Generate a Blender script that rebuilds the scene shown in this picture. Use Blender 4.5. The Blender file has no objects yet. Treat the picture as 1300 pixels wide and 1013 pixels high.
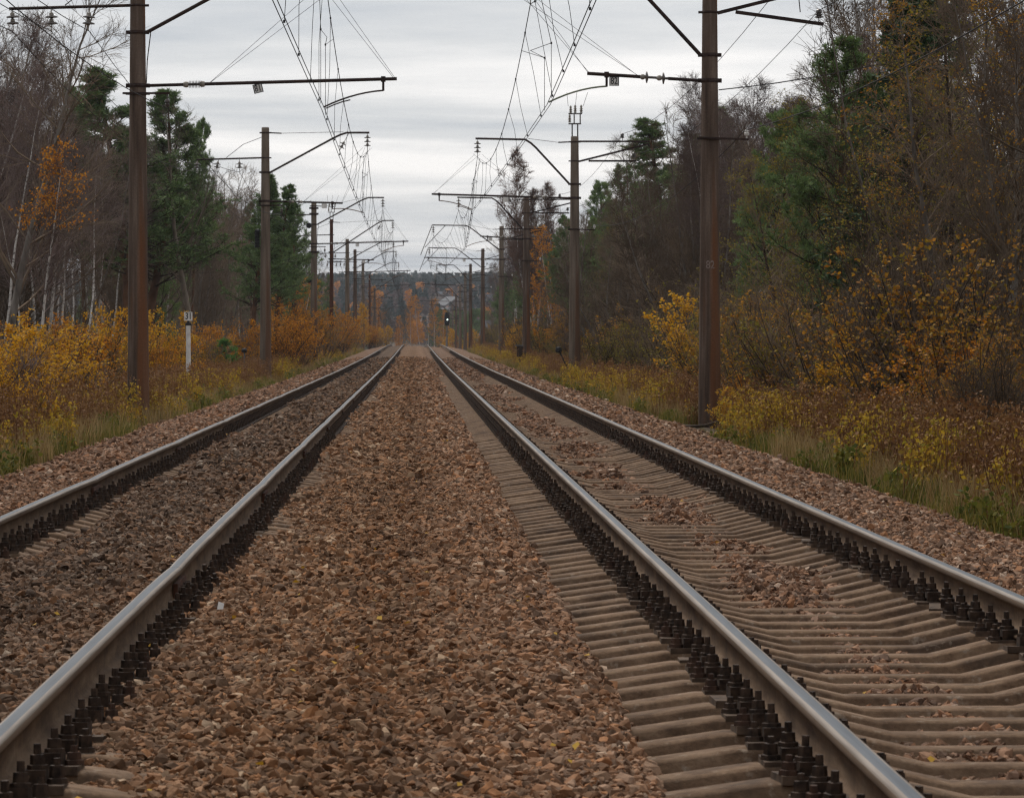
import bpy, math, random
import numpy as np
from mathutils import Vector

S = bpy.context.scene
COL = S.collection
rnd = random.Random(7)
RNG = np.random.default_rng(7)
R = math.radians

# ------------------------------------------------------------------ camera, sky, sun, exposure
# z = 0 is the top of the rails, the track runs along +Y, X = 0 lies under the camera
cam = bpy.data.cameras.new('camera')
cam.sensor_width = 36.0
cam.lens = 138.5
cam.clip_start = 0.5
cam.clip_end = 12000
cam.dof.use_dof = True
cam.dof.focus_distance = 38
cam.dof.aperture_fstop = 18
camo = bpy.data.objects.new('camera', cam)
COL.objects.link(camo)
camo.location = (0, 0, 1.27)
camo.rotation_euler = (R(90) - math.atan(78.5 / 5000), 0, -math.atan(123 / 5000))
S.camera = camo

SUN_EL, SUN_AZ = R(52), R(-25)
world = bpy.data.worlds.new('World')
S.world = world
world.use_nodes = True
wn, wl = world.node_tree.nodes, world.node_tree.links
wn.clear()
w_out = wn.new('ShaderNodeOutputWorld')
w_bg = wn.new('ShaderNodeBackground')
w_bg.inputs['Strength'].default_value = 0.1
w_sky = wn.new('ShaderNodeTexSky')
w_sky.sky_type = 'NISHITA'
w_sky.sun_disc = False
w_sky.sun_elevation = SUN_EL
w_sky.sun_rotation = SUN_AZ
w_tc = wn.new('ShaderNodeTexCoord')
w_sep = wn.new('ShaderNodeSeparateXYZ')
wl.new(w_tc.outputs['Generated'], w_sep.inputs[0])


def wmath(op, a, b=None):
    n = wn.new('ShaderNodeMath')
    n.operation = op
    for i, v in enumerate((a, b)):
        if v is None:
            continue
        if isinstance(v, (int, float)):
            n.inputs[i].default_value = v
        else:
            wl.new(v, n.inputs[i])
    return n.outputs[0]


# a flat deck of cloud seen at a low angle: directions projected on a plane overhead
w_den = wmath('ADD', wmath('MAXIMUM', w_sep.outputs[2], 0.0), 0.035)
w_cx = wmath('DIVIDE', w_sep.outputs[0], w_den)
w_cy = wmath('DIVIDE', w_sep.outputs[1], w_den)
w_cmb = wn.new('ShaderNodeCombineXYZ')
wl.new(w_cx, w_cmb.inputs[0])
wl.new(w_cy, w_cmb.inputs[1])
w_cmb.inputs[2].default_value = 3.7
w_noise = wn.new('ShaderNodeTexNoise')
w_noise.inputs['Scale'].default_value = 0.30
w_noise.inputs['Detail'].default_value = 7
w_noise.inputs['Roughness'].default_value = 0.55
w_noise.inputs['Distortion'].default_value = 0.6
wl.new(w_cmb.outputs[0], w_noise.inputs['Vector'])
w_ramp = wn.new('ShaderNodeValToRGB')
w_noise2 = wn.new('ShaderNodeTexNoise')
w_noise2.inputs['Scale'].default_value = 1.1
w_noise2.inputs['Detail'].default_value = 6
w_noise2.inputs['Roughness'].default_value = 0.6
wl.new(w_cmb.outputs[0], w_noise2.inputs['Vector'])
wl.new(wmath('ADD', wmath('MULTIPLY', w_noise.outputs['Fac'], 0.72), wmath('MULTIPLY', w_noise2.outputs['Fac'], 0.28)), w_ramp.inputs[0])
cr = w_ramp.color_ramp
cr.elements[0].position = 0.39
cr.elements[0].color = (0.36, 0.385, 0.425, 1)
cr.elements[1].position = 0.61
cr.elements[1].color = (0.735, 0.715, 0.705, 1)
e = cr.elements.new(0.5)
e.color = (0.52, 0.525, 0.537, 1)
w_up = wn.new('ShaderNodeMix')
w_up.data_type = 'RGBA'
w_up.blend_type = 'MULTIPLY'
w_up.inputs['Factor'].default_value = 1
wl.new(w_ramp.outputs[0], w_up.inputs['A'])
w_up.inputs['B'].default_value = (10.0, 10.0, 10.0, 1)
w_mix = wn.new('ShaderNodeMix')
w_mix.data_type = 'RGBA'
w_mix.inputs['Factor'].default_value = 0.94
wl.new(w_sky.outputs[0], w_mix.inputs['A'])
wl.new(w_up.outputs['Result'], w_mix.inputs['B'])
wl.new(w_mix.outputs['Result'], w_bg.inputs['Color'])
wl.new(w_bg.outputs[0], w_out.inputs[0])

sun = bpy.data.lights.new('sun', 'SUN')
sun.energy = 1.5
sun.angle = R(12)
sun.color = (1, 0.93, 0.84)
suno = bpy.data.objects.new('sun', sun)
COL.objects.link(suno)
sd = Vector((math.sin(SUN_AZ) * math.cos(SUN_EL), math.cos(SUN_AZ) * math.cos(SUN_EL), math.sin(SUN_EL)))
suno.rotation_euler = sd.to_track_quat('Z', 'Y').to_euler()
suno.location = (0, 0, 60)

S.view_settings.view_transform = 'Standard'
S.view_settings.look = 'None'
S.view_settings.exposure = 0.5
S.view_settings.gamma = 1
S.render.engine = 'CYCLES'
S.cycles.max_bounces = 5
S.cycles.diffuse_bounces = 2
S.cycles.glossy_bounces = 2
S.cycles.transmission_bounces = 2
S.cycles.transparent_max_bounces = 4
S.cycles.volume_bounces = 0
S.cycles.use_denoising = True
S.cycles.denoiser = 'OPENIMAGEDENOISE'
S.cycles.denoising_input_passes = 'RGB_ALBEDO_NORMAL'
S.cycles.denoising_prefilter = 'NONE'
S.cycles.filter_width = 1.3


# ------------------------------------------------------------------ materials
class NT:
    def __init__(s, name):
        s.m = bpy.data.materials.new(name)
        s.m.use_nodes = True
        s.n, s.l = s.m.node_tree.nodes, s.m.node_tree.links
        s.b = s.n['Principled BSDF']
        s.b.inputs['Specular IOR Level'].default_value = 0.25

    def set(s, sock, v):
        if hasattr(v, 'is_linked'):
            s.l.new(v, sock)
        elif isinstance(v, tuple) and len(v) == 3 and sock.type == 'RGBA':
            sock.default_value = (*v, 1)
        else:
            sock.default_value = v

    def pos(s, scale=(1, 1, 1), obj=False):
        if obj:
            o = s.n.new('ShaderNodeTexCoord').outputs['Object']
        else:
            o = s.n.new('ShaderNodeNewGeometry').outputs['Position']
        if scale == (1, 1, 1):
            return o
        m = s.n.new('ShaderNodeVectorMath')
        m.operation = 'MULTIPLY'
        s.l.new(o, m.inputs[0])
        m.inputs[1].default_value = scale
        return m.outputs[0]

    def noise(s, scale, detail=4, vec=None, rough=0.55):
        t = s.n.new('ShaderNodeTexNoise')
        t.inputs['Scale'].default_value = scale
        t.inputs['Detail'].default_value = detail
        t.inputs['Roughness'].default_value = rough
        if vec is not None:
            s.l.new(vec, t.inputs['Vector'])
        return t.outputs['Fac']

    def ramp(s, fac, stops, const=False):
        r = s.n.new('ShaderNodeValToRGB')
        s.l.new(fac, r.inputs[0])
        c = r.color_ramp
        if const:
            c.interpolation = 'CONSTANT'
        while len(c.elements) < len(stops):
            c.elements.new(0.5)
        for el, (p, col) in zip(c.elements, stops):
            el.position = p
            el.color = (*col, 1) if len(col) == 3 else col
        return r.outputs[0]

    def mix(s, fac, a, b, mode='MIX'):
        x = s.n.new('ShaderNodeMix')
        x.data_type = 'RGBA'
        x.blend_type = mode
        s.set(x.inputs['Factor'], fac)
        s.set(x.inputs['A'], a)
        s.set(x.inputs['B'], b)
        return x.outputs['Result']

    def math(s, op, a, b=0.0):
        x = s.n.new('ShaderNodeMath')
        x.operation = op
        s.set(x.inputs[0], a)
        s.set(x.inputs[1], b)
        return x.outputs[0]

    def rand(s):
        return s.n.new('ShaderNodeObjectInfo').outputs['Random']

    def attr(s, name):
        a = s.n.new('ShaderNodeAttribute')
        a.attribute_name = name
        return a.outputs['Fac']

    def bump(s, h, strength=0.5, dist=0.02):
        b = s.n.new('ShaderNodeBump')
        b.inputs['Strength'].default_value = strength
        b.inputs['Distance'].default_value = dist
        s.l.new(h, b.inputs['Height'])
        s.l.new(b.outputs[0], s.b.inputs['Normal'])

    def done(s, col, rough=0.85, metal=0.0, spec=None):
        s.set(s.b.inputs['Base Color'], col)
        s.set(s.b.inputs['Roughness'], rough)
        s.b.inputs['Metallic'].default_value = metal
        if spec is not None:
            s.b.inputs['Specular IOR Level'].default_value = spec
        return s.m


M = {}


def m_noise(name, a, b, scale=8, rough=0.85, metal=0.0, obj=True, bump=0.0, stretch=(1, 1, 1), c=None, spec=None):
    t = NT(name)
    v = t.pos(stretch, obj)
    f = t.noise(scale, 5, v)
    stops = [(0.3, a), (0.7, b)] if c is None else [(0.28, a), (0.5, c), (0.72, b)]
    col = t.ramp(f, stops)
    if bump:
        t.bump(f, bump, 0.03)
    M[name] = t.done(col, rough, metal, spec)
    return M[name]


def m_ballast():
    # colour of the trackbed: brown dirt stripe between the tracks, greyer inside the left track
    def zone(t):
        sx = t.n.new('ShaderNodeSeparateXYZ')
        t.l.new(t.pos(), sx.inputs[0])
        wob = t.math('MULTIPLY', t.math('SUBTRACT', t.noise(0.5, 3, t.pos((1, 0.25, 1))), 0.5), 1.3)
        x = t.math('DIVIDE', t.math('ADD', t.math('ADD', sx.outputs[0], wob), 6), 12)
        k = lambda X: (X + 6) / 12
        return t.ramp(x, [(k(-5.5), (1.02, 0.90, 0.84)), (k(-3.4), (1.02, 0.90, 0.84)), (k(-2.8), (0.64, 0.60, 0.58)),
                          (k(-2.1), (0.58, 0.56, 0.55)), (k(-1.3), (0.88, 0.78, 0.69)), (k(-0.6), (1.04, 0.90, 0.75)),
                          (k(-0.15), (0.84, 0.69, 0.54)), (k(0.35), (1.12, 0.98, 0.86)), (k(0.9), (1.12, 1.0, 0.92)),
                          (k(1.6), (0.86, 0.77, 0.72)), (k(2.2), (1.0, 0.90, 0.87)), (k(3.6), (1.1, 1.0, 0.95))])
    t = NT('ballast_stone')
    f = t.rand()
    col = t.ramp(f, [(0.0, (0.115, 0.072, 0.046)), (0.12, (0.20, 0.122, 0.075)), (0.28, (0.275, 0.163, 0.097)),
                     (0.42, (0.135, 0.094, 0.068)), (0.52, (0.24, 0.170, 0.120)), (0.66, (0.33, 0.215, 0.142)),
                     (0.76, (0.165, 0.102, 0.064)), (0.85, (0.30, 0.215, 0.158)), (0.92, (0.36, 0.200, 0.108)), (0.965, (0.46, 0.38, 0.30))], True)
    n = t.noise(45, 4, t.pos())
    col = t.mix(0.75, col, t.ramp(n, [(0.3, (0.68, 0.65, 0.62)), (0.7, (1.22, 1.18, 1.14))]), 'MULTIPLY')
    col = t.mix(1.0, col, zone(t), 'MULTIPLY')
    t.bump(n, 0.35, 0.012)
    M['stone'] = t.done(col, 0.9, 0, 0.2)
    t = NT('ballast_bed')
    n = t.noise(11, 6, t.pos((1, 0.8, 1)), 0.7)
    n2 = t.noise(1.1, 4, t.pos((1, 0.35, 1)))
    col = t.ramp(n, [(0.3, (0.05, 0.034, 0.024)), (0.5, (0.16, 0.108, 0.073)), (0.68, (0.30, 0.21, 0.15))])
    col = t.mix(0.6, col, t.ramp(n2, [(0.3, (0.7, 0.68, 0.66)), (0.7, (1.2, 1.2, 1.2))]), 'MULTIPLY')
    col = t.mix(1.0, col, zone(t), 'MULTIPLY')
    t.bump(n, 0.9, 0.06)
    M['bed'] = t.done(col, 0.95, 0, 0.1)


m_ballast()
# ground
t = NT('forest_floor')
n = t.noise(0.9, 6, t.pos(), 0.7)
n2 = t.noise(0.012, 3, t.pos())
col = t.ramp(n, [(0.3, (0.022, 0.016, 0.010)), (0.5, (0.05, 0.036, 0.018)), (0.7, (0.085, 0.06, 0.022))])
col = t.mix(t.ramp(n2, [(0.45, (0, 0, 0)), (0.6, (1, 1, 1))]), col, (0.10, 0.075, 0.055))
t.bump(n, 0.6, 0.15)
M['ground'] = t.done(col, 0.95, 0, 0.1)
t = NT('field')
n = t.noise(0.05, 5, t.pos((1, 0.2, 1)), 0.65)
M['field'] = t.done(t.ramp(n, [(0.35, (0.065, 0.045, 0.038)), (0.65, (0.13, 0.095, 0.08))]), 0.95, 0, 0.1)
# concrete sleeper
t = NT('sleeper_concrete')
n = t.noise(9, 6, t.pos((0.6, 1, 1)), 0.7)
n2 = t.noise(60, 3, t.pos())
col = t.ramp(n, [(0.3, (0.085, 0.050, 0.030)), (0.5, (0.175, 0.110, 0.067)), (0.72, (0.26, 0.176, 0.113))])
col = t.mix(0.5, col, t.ramp(t.rand(), [(0, (0.75, 0.72, 0.7)), (1, (1.2, 1.18, 1.15))]), 'MULTIPLY')
col = t.mix(0.4, col, t.ramp(n2, [(0.35, (0.6, 0.6, 0.6)), (0.6, (1.1, 1.1, 1.1))]), 'MULTIPLY')
st = t.noise(2.6, 5, t.pos((1, 1.4, 1)), 0.7)
col = t.mix(t.ramp(st, [(0.50, (0, 0, 0)), (0.66, (0.8, 0.8, 0.8))]), col, (0.062, 0.040, 0.027))
st = t.noise(14, 4, t.pos((1, 1, 1)), 0.6)
col = t.mix(t.ramp(st, [(0.60, (0, 0, 0)), (0.70, (0.7, 0.7, 0.7))]), col, (0.30, 0.235, 0.175))
t.bump(n, 0.5, 0.02)
M['sleeper'] = t.done(col, 0.9, 0, 0.2)
# rails
t = NT('rail_running_surface')
n = t.noise(3, 4, t.pos((18, 0.35, 1)))
M['rail_top'] = t.done(t.ramp(n, [(0.3, (0.045, 0.055, 0.066)), (0.7, (0.085, 0.098, 0.115))]), 0.48, 0.0, 0.25)
M['rail_edge'] = m_noise('rail_edge', (0.16, 0.128, 0.10), (0.31, 0.26, 0.215), 3, 0.55, 0.1, False, 0, (18, .35, 1))
t = NT('rail_side_rust')
n = t.noise(6, 6, t.pos((1, 0.3, 2)), 0.65)
col = t.ramp(n, [(0.3, (0.060, 0.036, 0.023)), (0.55, (0.145, 0.095, 0.060)), (0.75, (0.24, 0.168, 0.112))])
n2 = t.noise(7, 3, t.pos((0.2, 6, 0.2)))
col = t.mix(0.4, col, t.ramp(n2, [(0.4, (0.6, 0.55, 0.5)), (0.6, (1.1, 1.1, 1.1))]), 'MULTIPLY')
M['rail_side'] = t.done(col, 0.85, 0.0, 0.12)
t = NT('rail_head_side')
n = t.noise(4, 4, t.pos((1, 0.2, 2)))
M['rail_head'] = t.done(t.ramp(n, [(0.3, (0.095, 0.063, 0.042)), (0.7, (0.20, 0.142, 0.098))]), 0.75, 0.0, 0.15)
m_noise('iron', (0.012, 0.007, 0.005), (0.078, 0.047, 0.030), 30, 0.75, 0.1, False)
m_noise('iron_red', (0.03, 0.016, 0.011), (0.085, 0.045, 0.028), 20, 0.85, 0.0, False)
m_noise('plate_iron', (0.04, 0.026, 0.018), (0.14, 0.095, 0.065), 16, 0.85, 0.05, False)
m_noise('steel', (0.016, 0.010, 0.009), (0.050, 0.028, 0.021), 3, 0.75, 0.15)
m_noise('rust', (0.05, 0.022, 0.014), (0.115, 0.05, 0.03), 4, 0.85, 0.05)
m_noise('wire', (0.014, 0.013, 0.013), (0.028, 0.026, 0.025), 3, 0.8, 0)
m_noise('porcelain', (0.055, 0.045, 0.038), (0.12, 0.10, 0.085), 5, 0.35, 0, spec=0.5)
m_noise('porcelain_white', (0.50, 0.47, 0.43), (0.68, 0.66, 0.62), 5, 0.35, 0, spec=0.5)
m_noise('cap_grey', (0.20, 0.17, 0.14), (0.36, 0.33, 0.28), 9, 0.6)
m_noise('green_paint', (0.10, 0.125, 0.075), (0.17, 0.185, 0.12), 5, 0.6)
m_noise('tan_tube', (0.11, 0.065, 0.045), (0.20, 0.13, 0.09), 5, 0.7)
m_noise('white_paint', (0.55, 0.52, 0.48), (0.80, 0.78, 0.74), 6, 0.6)
m_noise('black_paint', (0.010, 0.010, 0.011), (0.02, 0.02, 0.021), 6, 0.6)
m_noise('grey_paint', (0.10, 0.10, 0.10), (0.18, 0.18, 0.175), 6, 0.6)
m_noise('faded_paint', (0.15, 0.10, 0.08), (0.34, 0.28, 0.25), 22, 0.8)
m_noise('roof_dark', (0.030, 0.034, 0.045), (0.055, 0.060, 0.075), 1.5, 0.6)
m_noise('roof_rust', (0.10, 0.052, 0.042), (0.19, 0.105, 0.085), 1.0, 0.8)
m_noise('house_wall', (0.15, 0.12, 0.10), (0.30, 0.25, 0.22), 0.6, 0.9)
m_noise('pane', (0.02, 0.025, 0.03), (0.04, 0.045, 0.05), 1, 0.1, 0, spec=0.6)
t = NT('signal_light')
t.b.inputs['Emission Color'].default_value = (0.85, 1.0, 0.93, 1)
t.b.inputs['Emission Strength'].default_value = 1.6
M['lamp'] = t.done((0.8, 0.9, 0.85), 0.3)


def m_pole(name, a, b, c, rust):
    t = NT(name)
    v = t.pos((6, 6, 0.35), True)
    n = t.noise(1.2, 5, v, 0.6)
    col = t.ramp(n, [(0.3, a), (0.5, b), (0.72, c)])
    n2 = t.noise(1.0, 3, t.pos((3.2, 3.2, 0.12), True))
    col = t.mix(t.ramp(n2, [(0.5, (0, 0, 0)), (0.64, (0.85, 0.85, 0.85))]), col, rust)
    n3 = t.noise(30, 4, t.pos((1, 1, 1), True))
    col = t.mix(0.5, col, t.ramp(n3, [(0.3, (0.72, 0.72, 0.72)), (0.7, (1.2, 1.2, 1.2))]), 'MULTIPLY')
    t.bump(n3, 0.3, 0.01)
    M[name] = t.done(col, 0.9, 0, 0.15)


m_pole('pole_brown', (0.050, 0.034, 0.025), (0.108, 0.074, 0.055), (0.20, 0.150, 0.117), (0.16, 0.066, 0.028))
m_pole('pole_grey', (0.085, 0.063, 0.047), (0.155, 0.12, 0.09), (0.24, 0.19, 0.148), (0.125, 0.062, 0.034))
m_pole('pole_rust', (0.05, 0.022, 0.014), (0.085, 0.035, 0.021), (0.12, 0.052, 0.03), (0.10, 0.03, 0.014))
# bark
t = NT('birch_bark')
n = t.noise(3.2, 5, t.pos((1.5, 1.5, 3.0), True), 0.75)
M['birch_bark'] = t.done(t.ramp(n, [(0.37, (0.04, 0.033, 0.028)), (0.44, (0.45, 0.41, 0.37)), (0.7, (0.66, 0.62, 0.57))]), 0.85)
m_noise('bark_grey', (0.09, 0.075, 0.062), (0.24, 0.21, 0.18), 6, 0.95, stretch=(1, 1, 0.3))
m_noise('bark_pale', (0.16, 0.13, 0.10), (0.30, 0.25, 0.20), 5, 0.95, stretch=(1, 1, 0.3))
m_noise('bark_brown', (0.028, 0.020, 0.014), (0.075, 0.052, 0.036), 6, 0.95, stretch=(1, 1, 0.3))
m_noise('bark_pine', (0.06, 0.032, 0.02), (0.17, 0.085, 0.045), 4, 0.95, stretch=(1, 1, 0.4))


def m_twig(name, a, b):
    t = NT(name)
    col = t.ramp(t.rand(), [(0, a), (1, b)])
    col = t.mix(0.6, col, t.ramp(t.noise(0.8, 3, t.pos()), [(0.35, (0.7, 0.7, 0.72)), (0.65, (1.3, 1.25, 1.2))]), 'MULTIPLY')
    M[name] = t.done(col, 0.9, 0, 0.15)


m_twig('twig_purple', (0.085, 0.060, 0.053), (0.21, 0.155, 0.138))
m_twig('twig_brown', (0.065, 0.045, 0.030), (0.22, 0.165, 0.118))
m_twig('twig_pink', (0.17, 0.105, 0.08), (0.22, 0.14, 0.105))
m_twig('twig_pale', (0.13, 0.10, 0.078), (0.17, 0.135, 0.105))


def m_leaf(name, cols, trans=0.35):
    t = NT(name)
    k = t.math('ADD', t.math('MULTIPLY', t.attr('tint'), 0.75), t.math('MULTIPLY', t.rand(), 0.25))
    st = [(i / (len(cols) - 1), c) for i, c in enumerate(cols)]
    col = t.ramp(k, st)
    t.set(t.b.inputs['Base Color'], col)
    t.b.inputs['Roughness'].default_value = 0.75
    tr = t.n.new('ShaderNodeBsdfTranslucent')
    t.l.new(col, tr.inputs['Color'])
    mx = t.n.new('ShaderNodeMixShader')
    mx.inputs[0].default_value = trans
    t.l.new(t.b.outputs[0], mx.inputs[1])
    t.l.new(tr.outputs[0], mx.inputs[2])
    t.l.new(mx.outputs[0], t.n['Material Output'].inputs['Surface'])
    M[name] = t.m


m_leaf('leaf_yellow', [(0.34, 0.140, 0.010), (0.58, 0.29, 0.016), (0.70, 0.43, 0.03), (0.66, 0.31, 0.014), (0.48, 0.34, 0.03)])
m_leaf('leaf_orange', [(0.28, 0.095, 0.010), (0.52, 0.195, 0.015), (0.66, 0.30, 0.024), (0.45, 0.23, 0.018)])
m_leaf('leaf_olive', [(0.10, 0.092, 0.018), (0.20, 0.175, 0.028), (0.33, 0.25, 0.03), (0.14, 0.135, 0.022), (0.38, 0.20, 0.028)])
m_leaf('leaf_mixed', [(0.22, 0.085, 0.015), (0.42, 0.20, 0.02), (0.24, 0.18, 0.02), (0.55, 0.25, 0.04), (0.15, 0.08, 0.02)])
m_leaf('leaf_green', [(0.055, 0.078, 0.014), (0.11, 0.125, 0.02), (0.19, 0.17, 0.028), (0.08, 0.095, 0.016)])
m_leaf('leaf_weed', [(0.22, 0.10, 0.018), (0.45, 0.27, 0.03), (0.28, 0.24, 0.03), (0.60, 0.38, 0.04), (0.20, 0.10, 0.025), (0.40, 0.31, 0.04)])
m_leaf('grass_green', [(0.055, 0.075, 0.014), (0.12, 0.125, 0.024), (0.22, 0.18, 0.04), (0.32, 0.23, 0.08)], 0.3)
m_leaf('grass_dry', [(0.14, 0.085, 0.03), (0.27, 0.18, 0.07), (0.38, 0.28, 0.13), (0.18, 0.115, 0.04)], 0.3)
m_leaf('weed_brown', [(0.085, 0.038, 0.016), (0.19, 0.085, 0.034), (0.29, 0.155, 0.06), (0.13, 0.06, 0.026)], 0.15)
m_leaf('needle_pine', [(0.050, 0.085, 0.034), (0.105, 0.165, 0.058), (0.17, 0.24, 0.078), (0.25, 0.31, 0.10)], 0.15)
m_leaf('leaf_pine_bright', [(0.05, 0.13, 0.03), (0.10, 0.22, 0.05), (0.16, 0.30, 0.07)], 0.15)
m_leaf('needle_spruce', [(0.022, 0.046, 0.020), (0.045, 0.082, 0.030), (0.08, 0.125, 0.042)], 0.1)
m_leaf('needle_blue', [(0.012, 0.028, 0.022), (0.022, 0.045, 0.034), (0.04, 0.065, 0.046)], 0.1)
m_leaf('litter_leaf', [(0.40, 0.16, 0.02), (0.50, 0.30, 0.03), (0.30, 0.10, 0.02)], 0.2)


# ------------------------------------------------------------------ mesh helpers
def np_mesh(name, V, F, mats, tint=None, smooth=False, mi=None):
    """V (n,3), F (m,k) all with the same number of corners."""
    me = bpy.data.meshes.new(name)
    V = np.asarray(V, dtype=np.float32)
    F = np.asarray(F, dtype=np.int32)
    m, k = F.shape
    me.vertices.add(len(V))
    me.vertices.foreach_set('co', V.ravel())
    me.loops.add(m * k)
    me.loops.foreach_set('vertex_index', F.ravel())
    me.polygons.add(m)
    me.polygons.foreach_set('loop_start', np.arange(0, m * k, k, dtype=np.int32))
    me.update(calc_edges=True)
    for x in mats:
        me.materials.append(x)
    if mi is not None:
        me.polygons.foreach_set('material_index', np.asarray(mi, dtype=np.int32))
    if smooth:
        me.polygons.foreach_set('use_smooth', np.ones(m, dtype=bool))
    if tint is not None:
        a = me.attributes.new('tint', 'FLOAT', 'FACE')
        a.data.foreach_set('value', np.asarray(tint, dtype=np.float32))
    me.update()
    return me


class MB:
    """collects simple shapes into one mesh"""

    def __init__(s):
        s.v, s.f, s.mi = [], [], []
        s.cur = 0

    def add(s, v, f):
        o = len(s.v)
        s.v += [tuple(p) for p in v]
        s.f += [tuple(i + o for i in q) for q in f]
        s.mi += [s.cur] * len(f)
        return s

    def box(s, a, b):
        (x0, y0, z0), (x1, y1, z1) = a, b
        return s.add([(x0, y0, z0), (x1, y0, z0), (x1, y1, z0), (x0, y1, z0), (x0, y0, z1), (x1, y0, z1), (x1, y1, z1), (x0, y1, z1)],
                     [(3, 2, 1, 0), (4, 5, 6, 7), (0, 1, 5, 4), (1, 2, 6, 5), (2, 3, 7, 6), (3, 0, 4, 7)])

    def path(s, pts, r, n=8, closed_ends=True):
        pts = [Vector(p) for p in pts]
        rs = r if isinstance(r, (list, tuple)) else [r] * len(pts)
        vs, prev = [], None
        for i, p in enumerate(pts):
            d = (pts[min(i + 1, len(pts) - 1)] - pts[max(i - 1, 0)]).normalized()
            if prev is None:
                ref = Vector((0, 0, 1)) if abs(d.z) < 0.9 else Vector((1, 0, 0))
                u = d.cross(ref).normalized()
            else:
                u = (prev - d * prev.dot(d)).normalized()
            prev = u
            w = d.cross(u)
            for k in range(n):
                a = 2 * math.pi * k / n
                vs.append(p + (u * math.cos(a) + w * math.sin(a)) * rs[i])
        fs = []
        for i in range(len(pts) - 1):
            for k in range(n):
                k2 = (k + 1) % n
                fs.append((i * n + k, i * n + k2, (i + 1) * n + k2, (i + 1) * n + k))
        if closed_ends:
            fs.append(tuple(range(n))[::-1])
            fs.append(tuple((len(pts) - 1) * n + k for k in range(n)))
        return s.add(vs, fs)

    def bar(s, a, b, w, h):
        """rectangular bar from a to b"""
        a, b = Vector(a), Vector(b)
        d = (b - a).normalized()
        ref = Vector((0, 1, 0)) if abs(d.y) < 0.9 else Vector((0, 0, 1))
        u = d.cross(ref).normalized() * (h / 2)
        v = ref * (w / 2)
        q = [(-1, -1), (1, -1), (1, 1), (-1, 1)]
        vs = [a + u * i + v * j for i, j in q] + [b + u * i + v * j for i, j in q]
        return s.add(vs, [(0, 1, 2, 3), (7, 6, 5, 4), (0, 4, 5, 1), (1, 5, 6, 2), (2, 6, 7, 3), (3, 7, 4, 0)])

    def lathe(s, prof, n=12, at=(0, 0, 0), axis='z', caps=True):
        vs = []
        for r_, h in prof:
            for k in range(n):
                a = 2 * math.pi * k / n
                c, q = r_ * math.cos(a), r_ * math.sin(a)
                p = (c, q, h) if axis == 'z' else (h, c, q)
                vs.append((p[0] + at[0], p[1] + at[1], p[2] + at[2]))
        fs = []
        for i in range(len(prof) - 1):
            for k in range(n):
                k2 = (k + 1) % n
                fs.append((i * n + k, i * n + k2, (i + 1) * n + k2, (i + 1) * n + k))
        if caps:
            fs.append(tuple(range(n))[::-1])
            fs.append(tuple((len(prof) - 1) * n + k for k in range(n)))
        return s.add(vs, fs)

    def mesh(s, name, mats, smooth=None):
        me = bpy.data.meshes.new(name)
        me.from_pydata(s.v, [], s.f)
        for x in (mats if isinstance(mats, (list, tuple)) else [mats]):
            me.materials.append(x)
        me.polygons.foreach_set('material_index', s.mi)
        if smooth:
            me.polygons.foreach_set('use_smooth', [True] * len(s.f))
            me.set_sharp_from_angle(angle=R(smooth))
        me.update()
        return me


def ob(name, mesh, parent=None, loc=(0, 0, 0), rot=(0, 0, 0), scale=None):
    o = bpy.data.objects.new(name, mesh)
    COL.objects.link(o)
    o.location = loc
    o.rotation_euler = rot
    if scale is not None:
        o.scale = scale if isinstance(scale, (tuple, list)) else (scale,) * 3
    if parent is not None:
        o.parent = parent
    return o


def tag(o, label=None, cat=None, group=None, kind=None):
    if label:
        o['label'] = label
    if cat:
        o['category'] = cat
    if group:
        o['group'] = group
    if kind:
        o['kind'] = kind
    return o


def thing(name, label, cat, loc=(0, 0, 0), rz=0.0, group=None, scale=None):
    return tag(ob(name, None, None, loc, (0, 0, rz), scale), label, cat, group)


def text_mesh(body, size, mat, sx=1.0, extrude=0.0):
    cu = bpy.data.curves.new('lettering', 'FONT')
    cu.body = body
    cu.size = size
    cu.align_x = 'CENTER'
    cu.align_y = 'CENTER'
    cu.extrude = extrude
    cu.offset = size * 0.012
    o = bpy.data.objects.new('lettering_source', cu)
    me = bpy.data.meshes.new_from_object(o)
    bpy.data.objects.remove(o)
    for v in me.vertices:
        v.co.x *= sx
    me.materials.clear()
    me.materials.append(mat)
    return me


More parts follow.
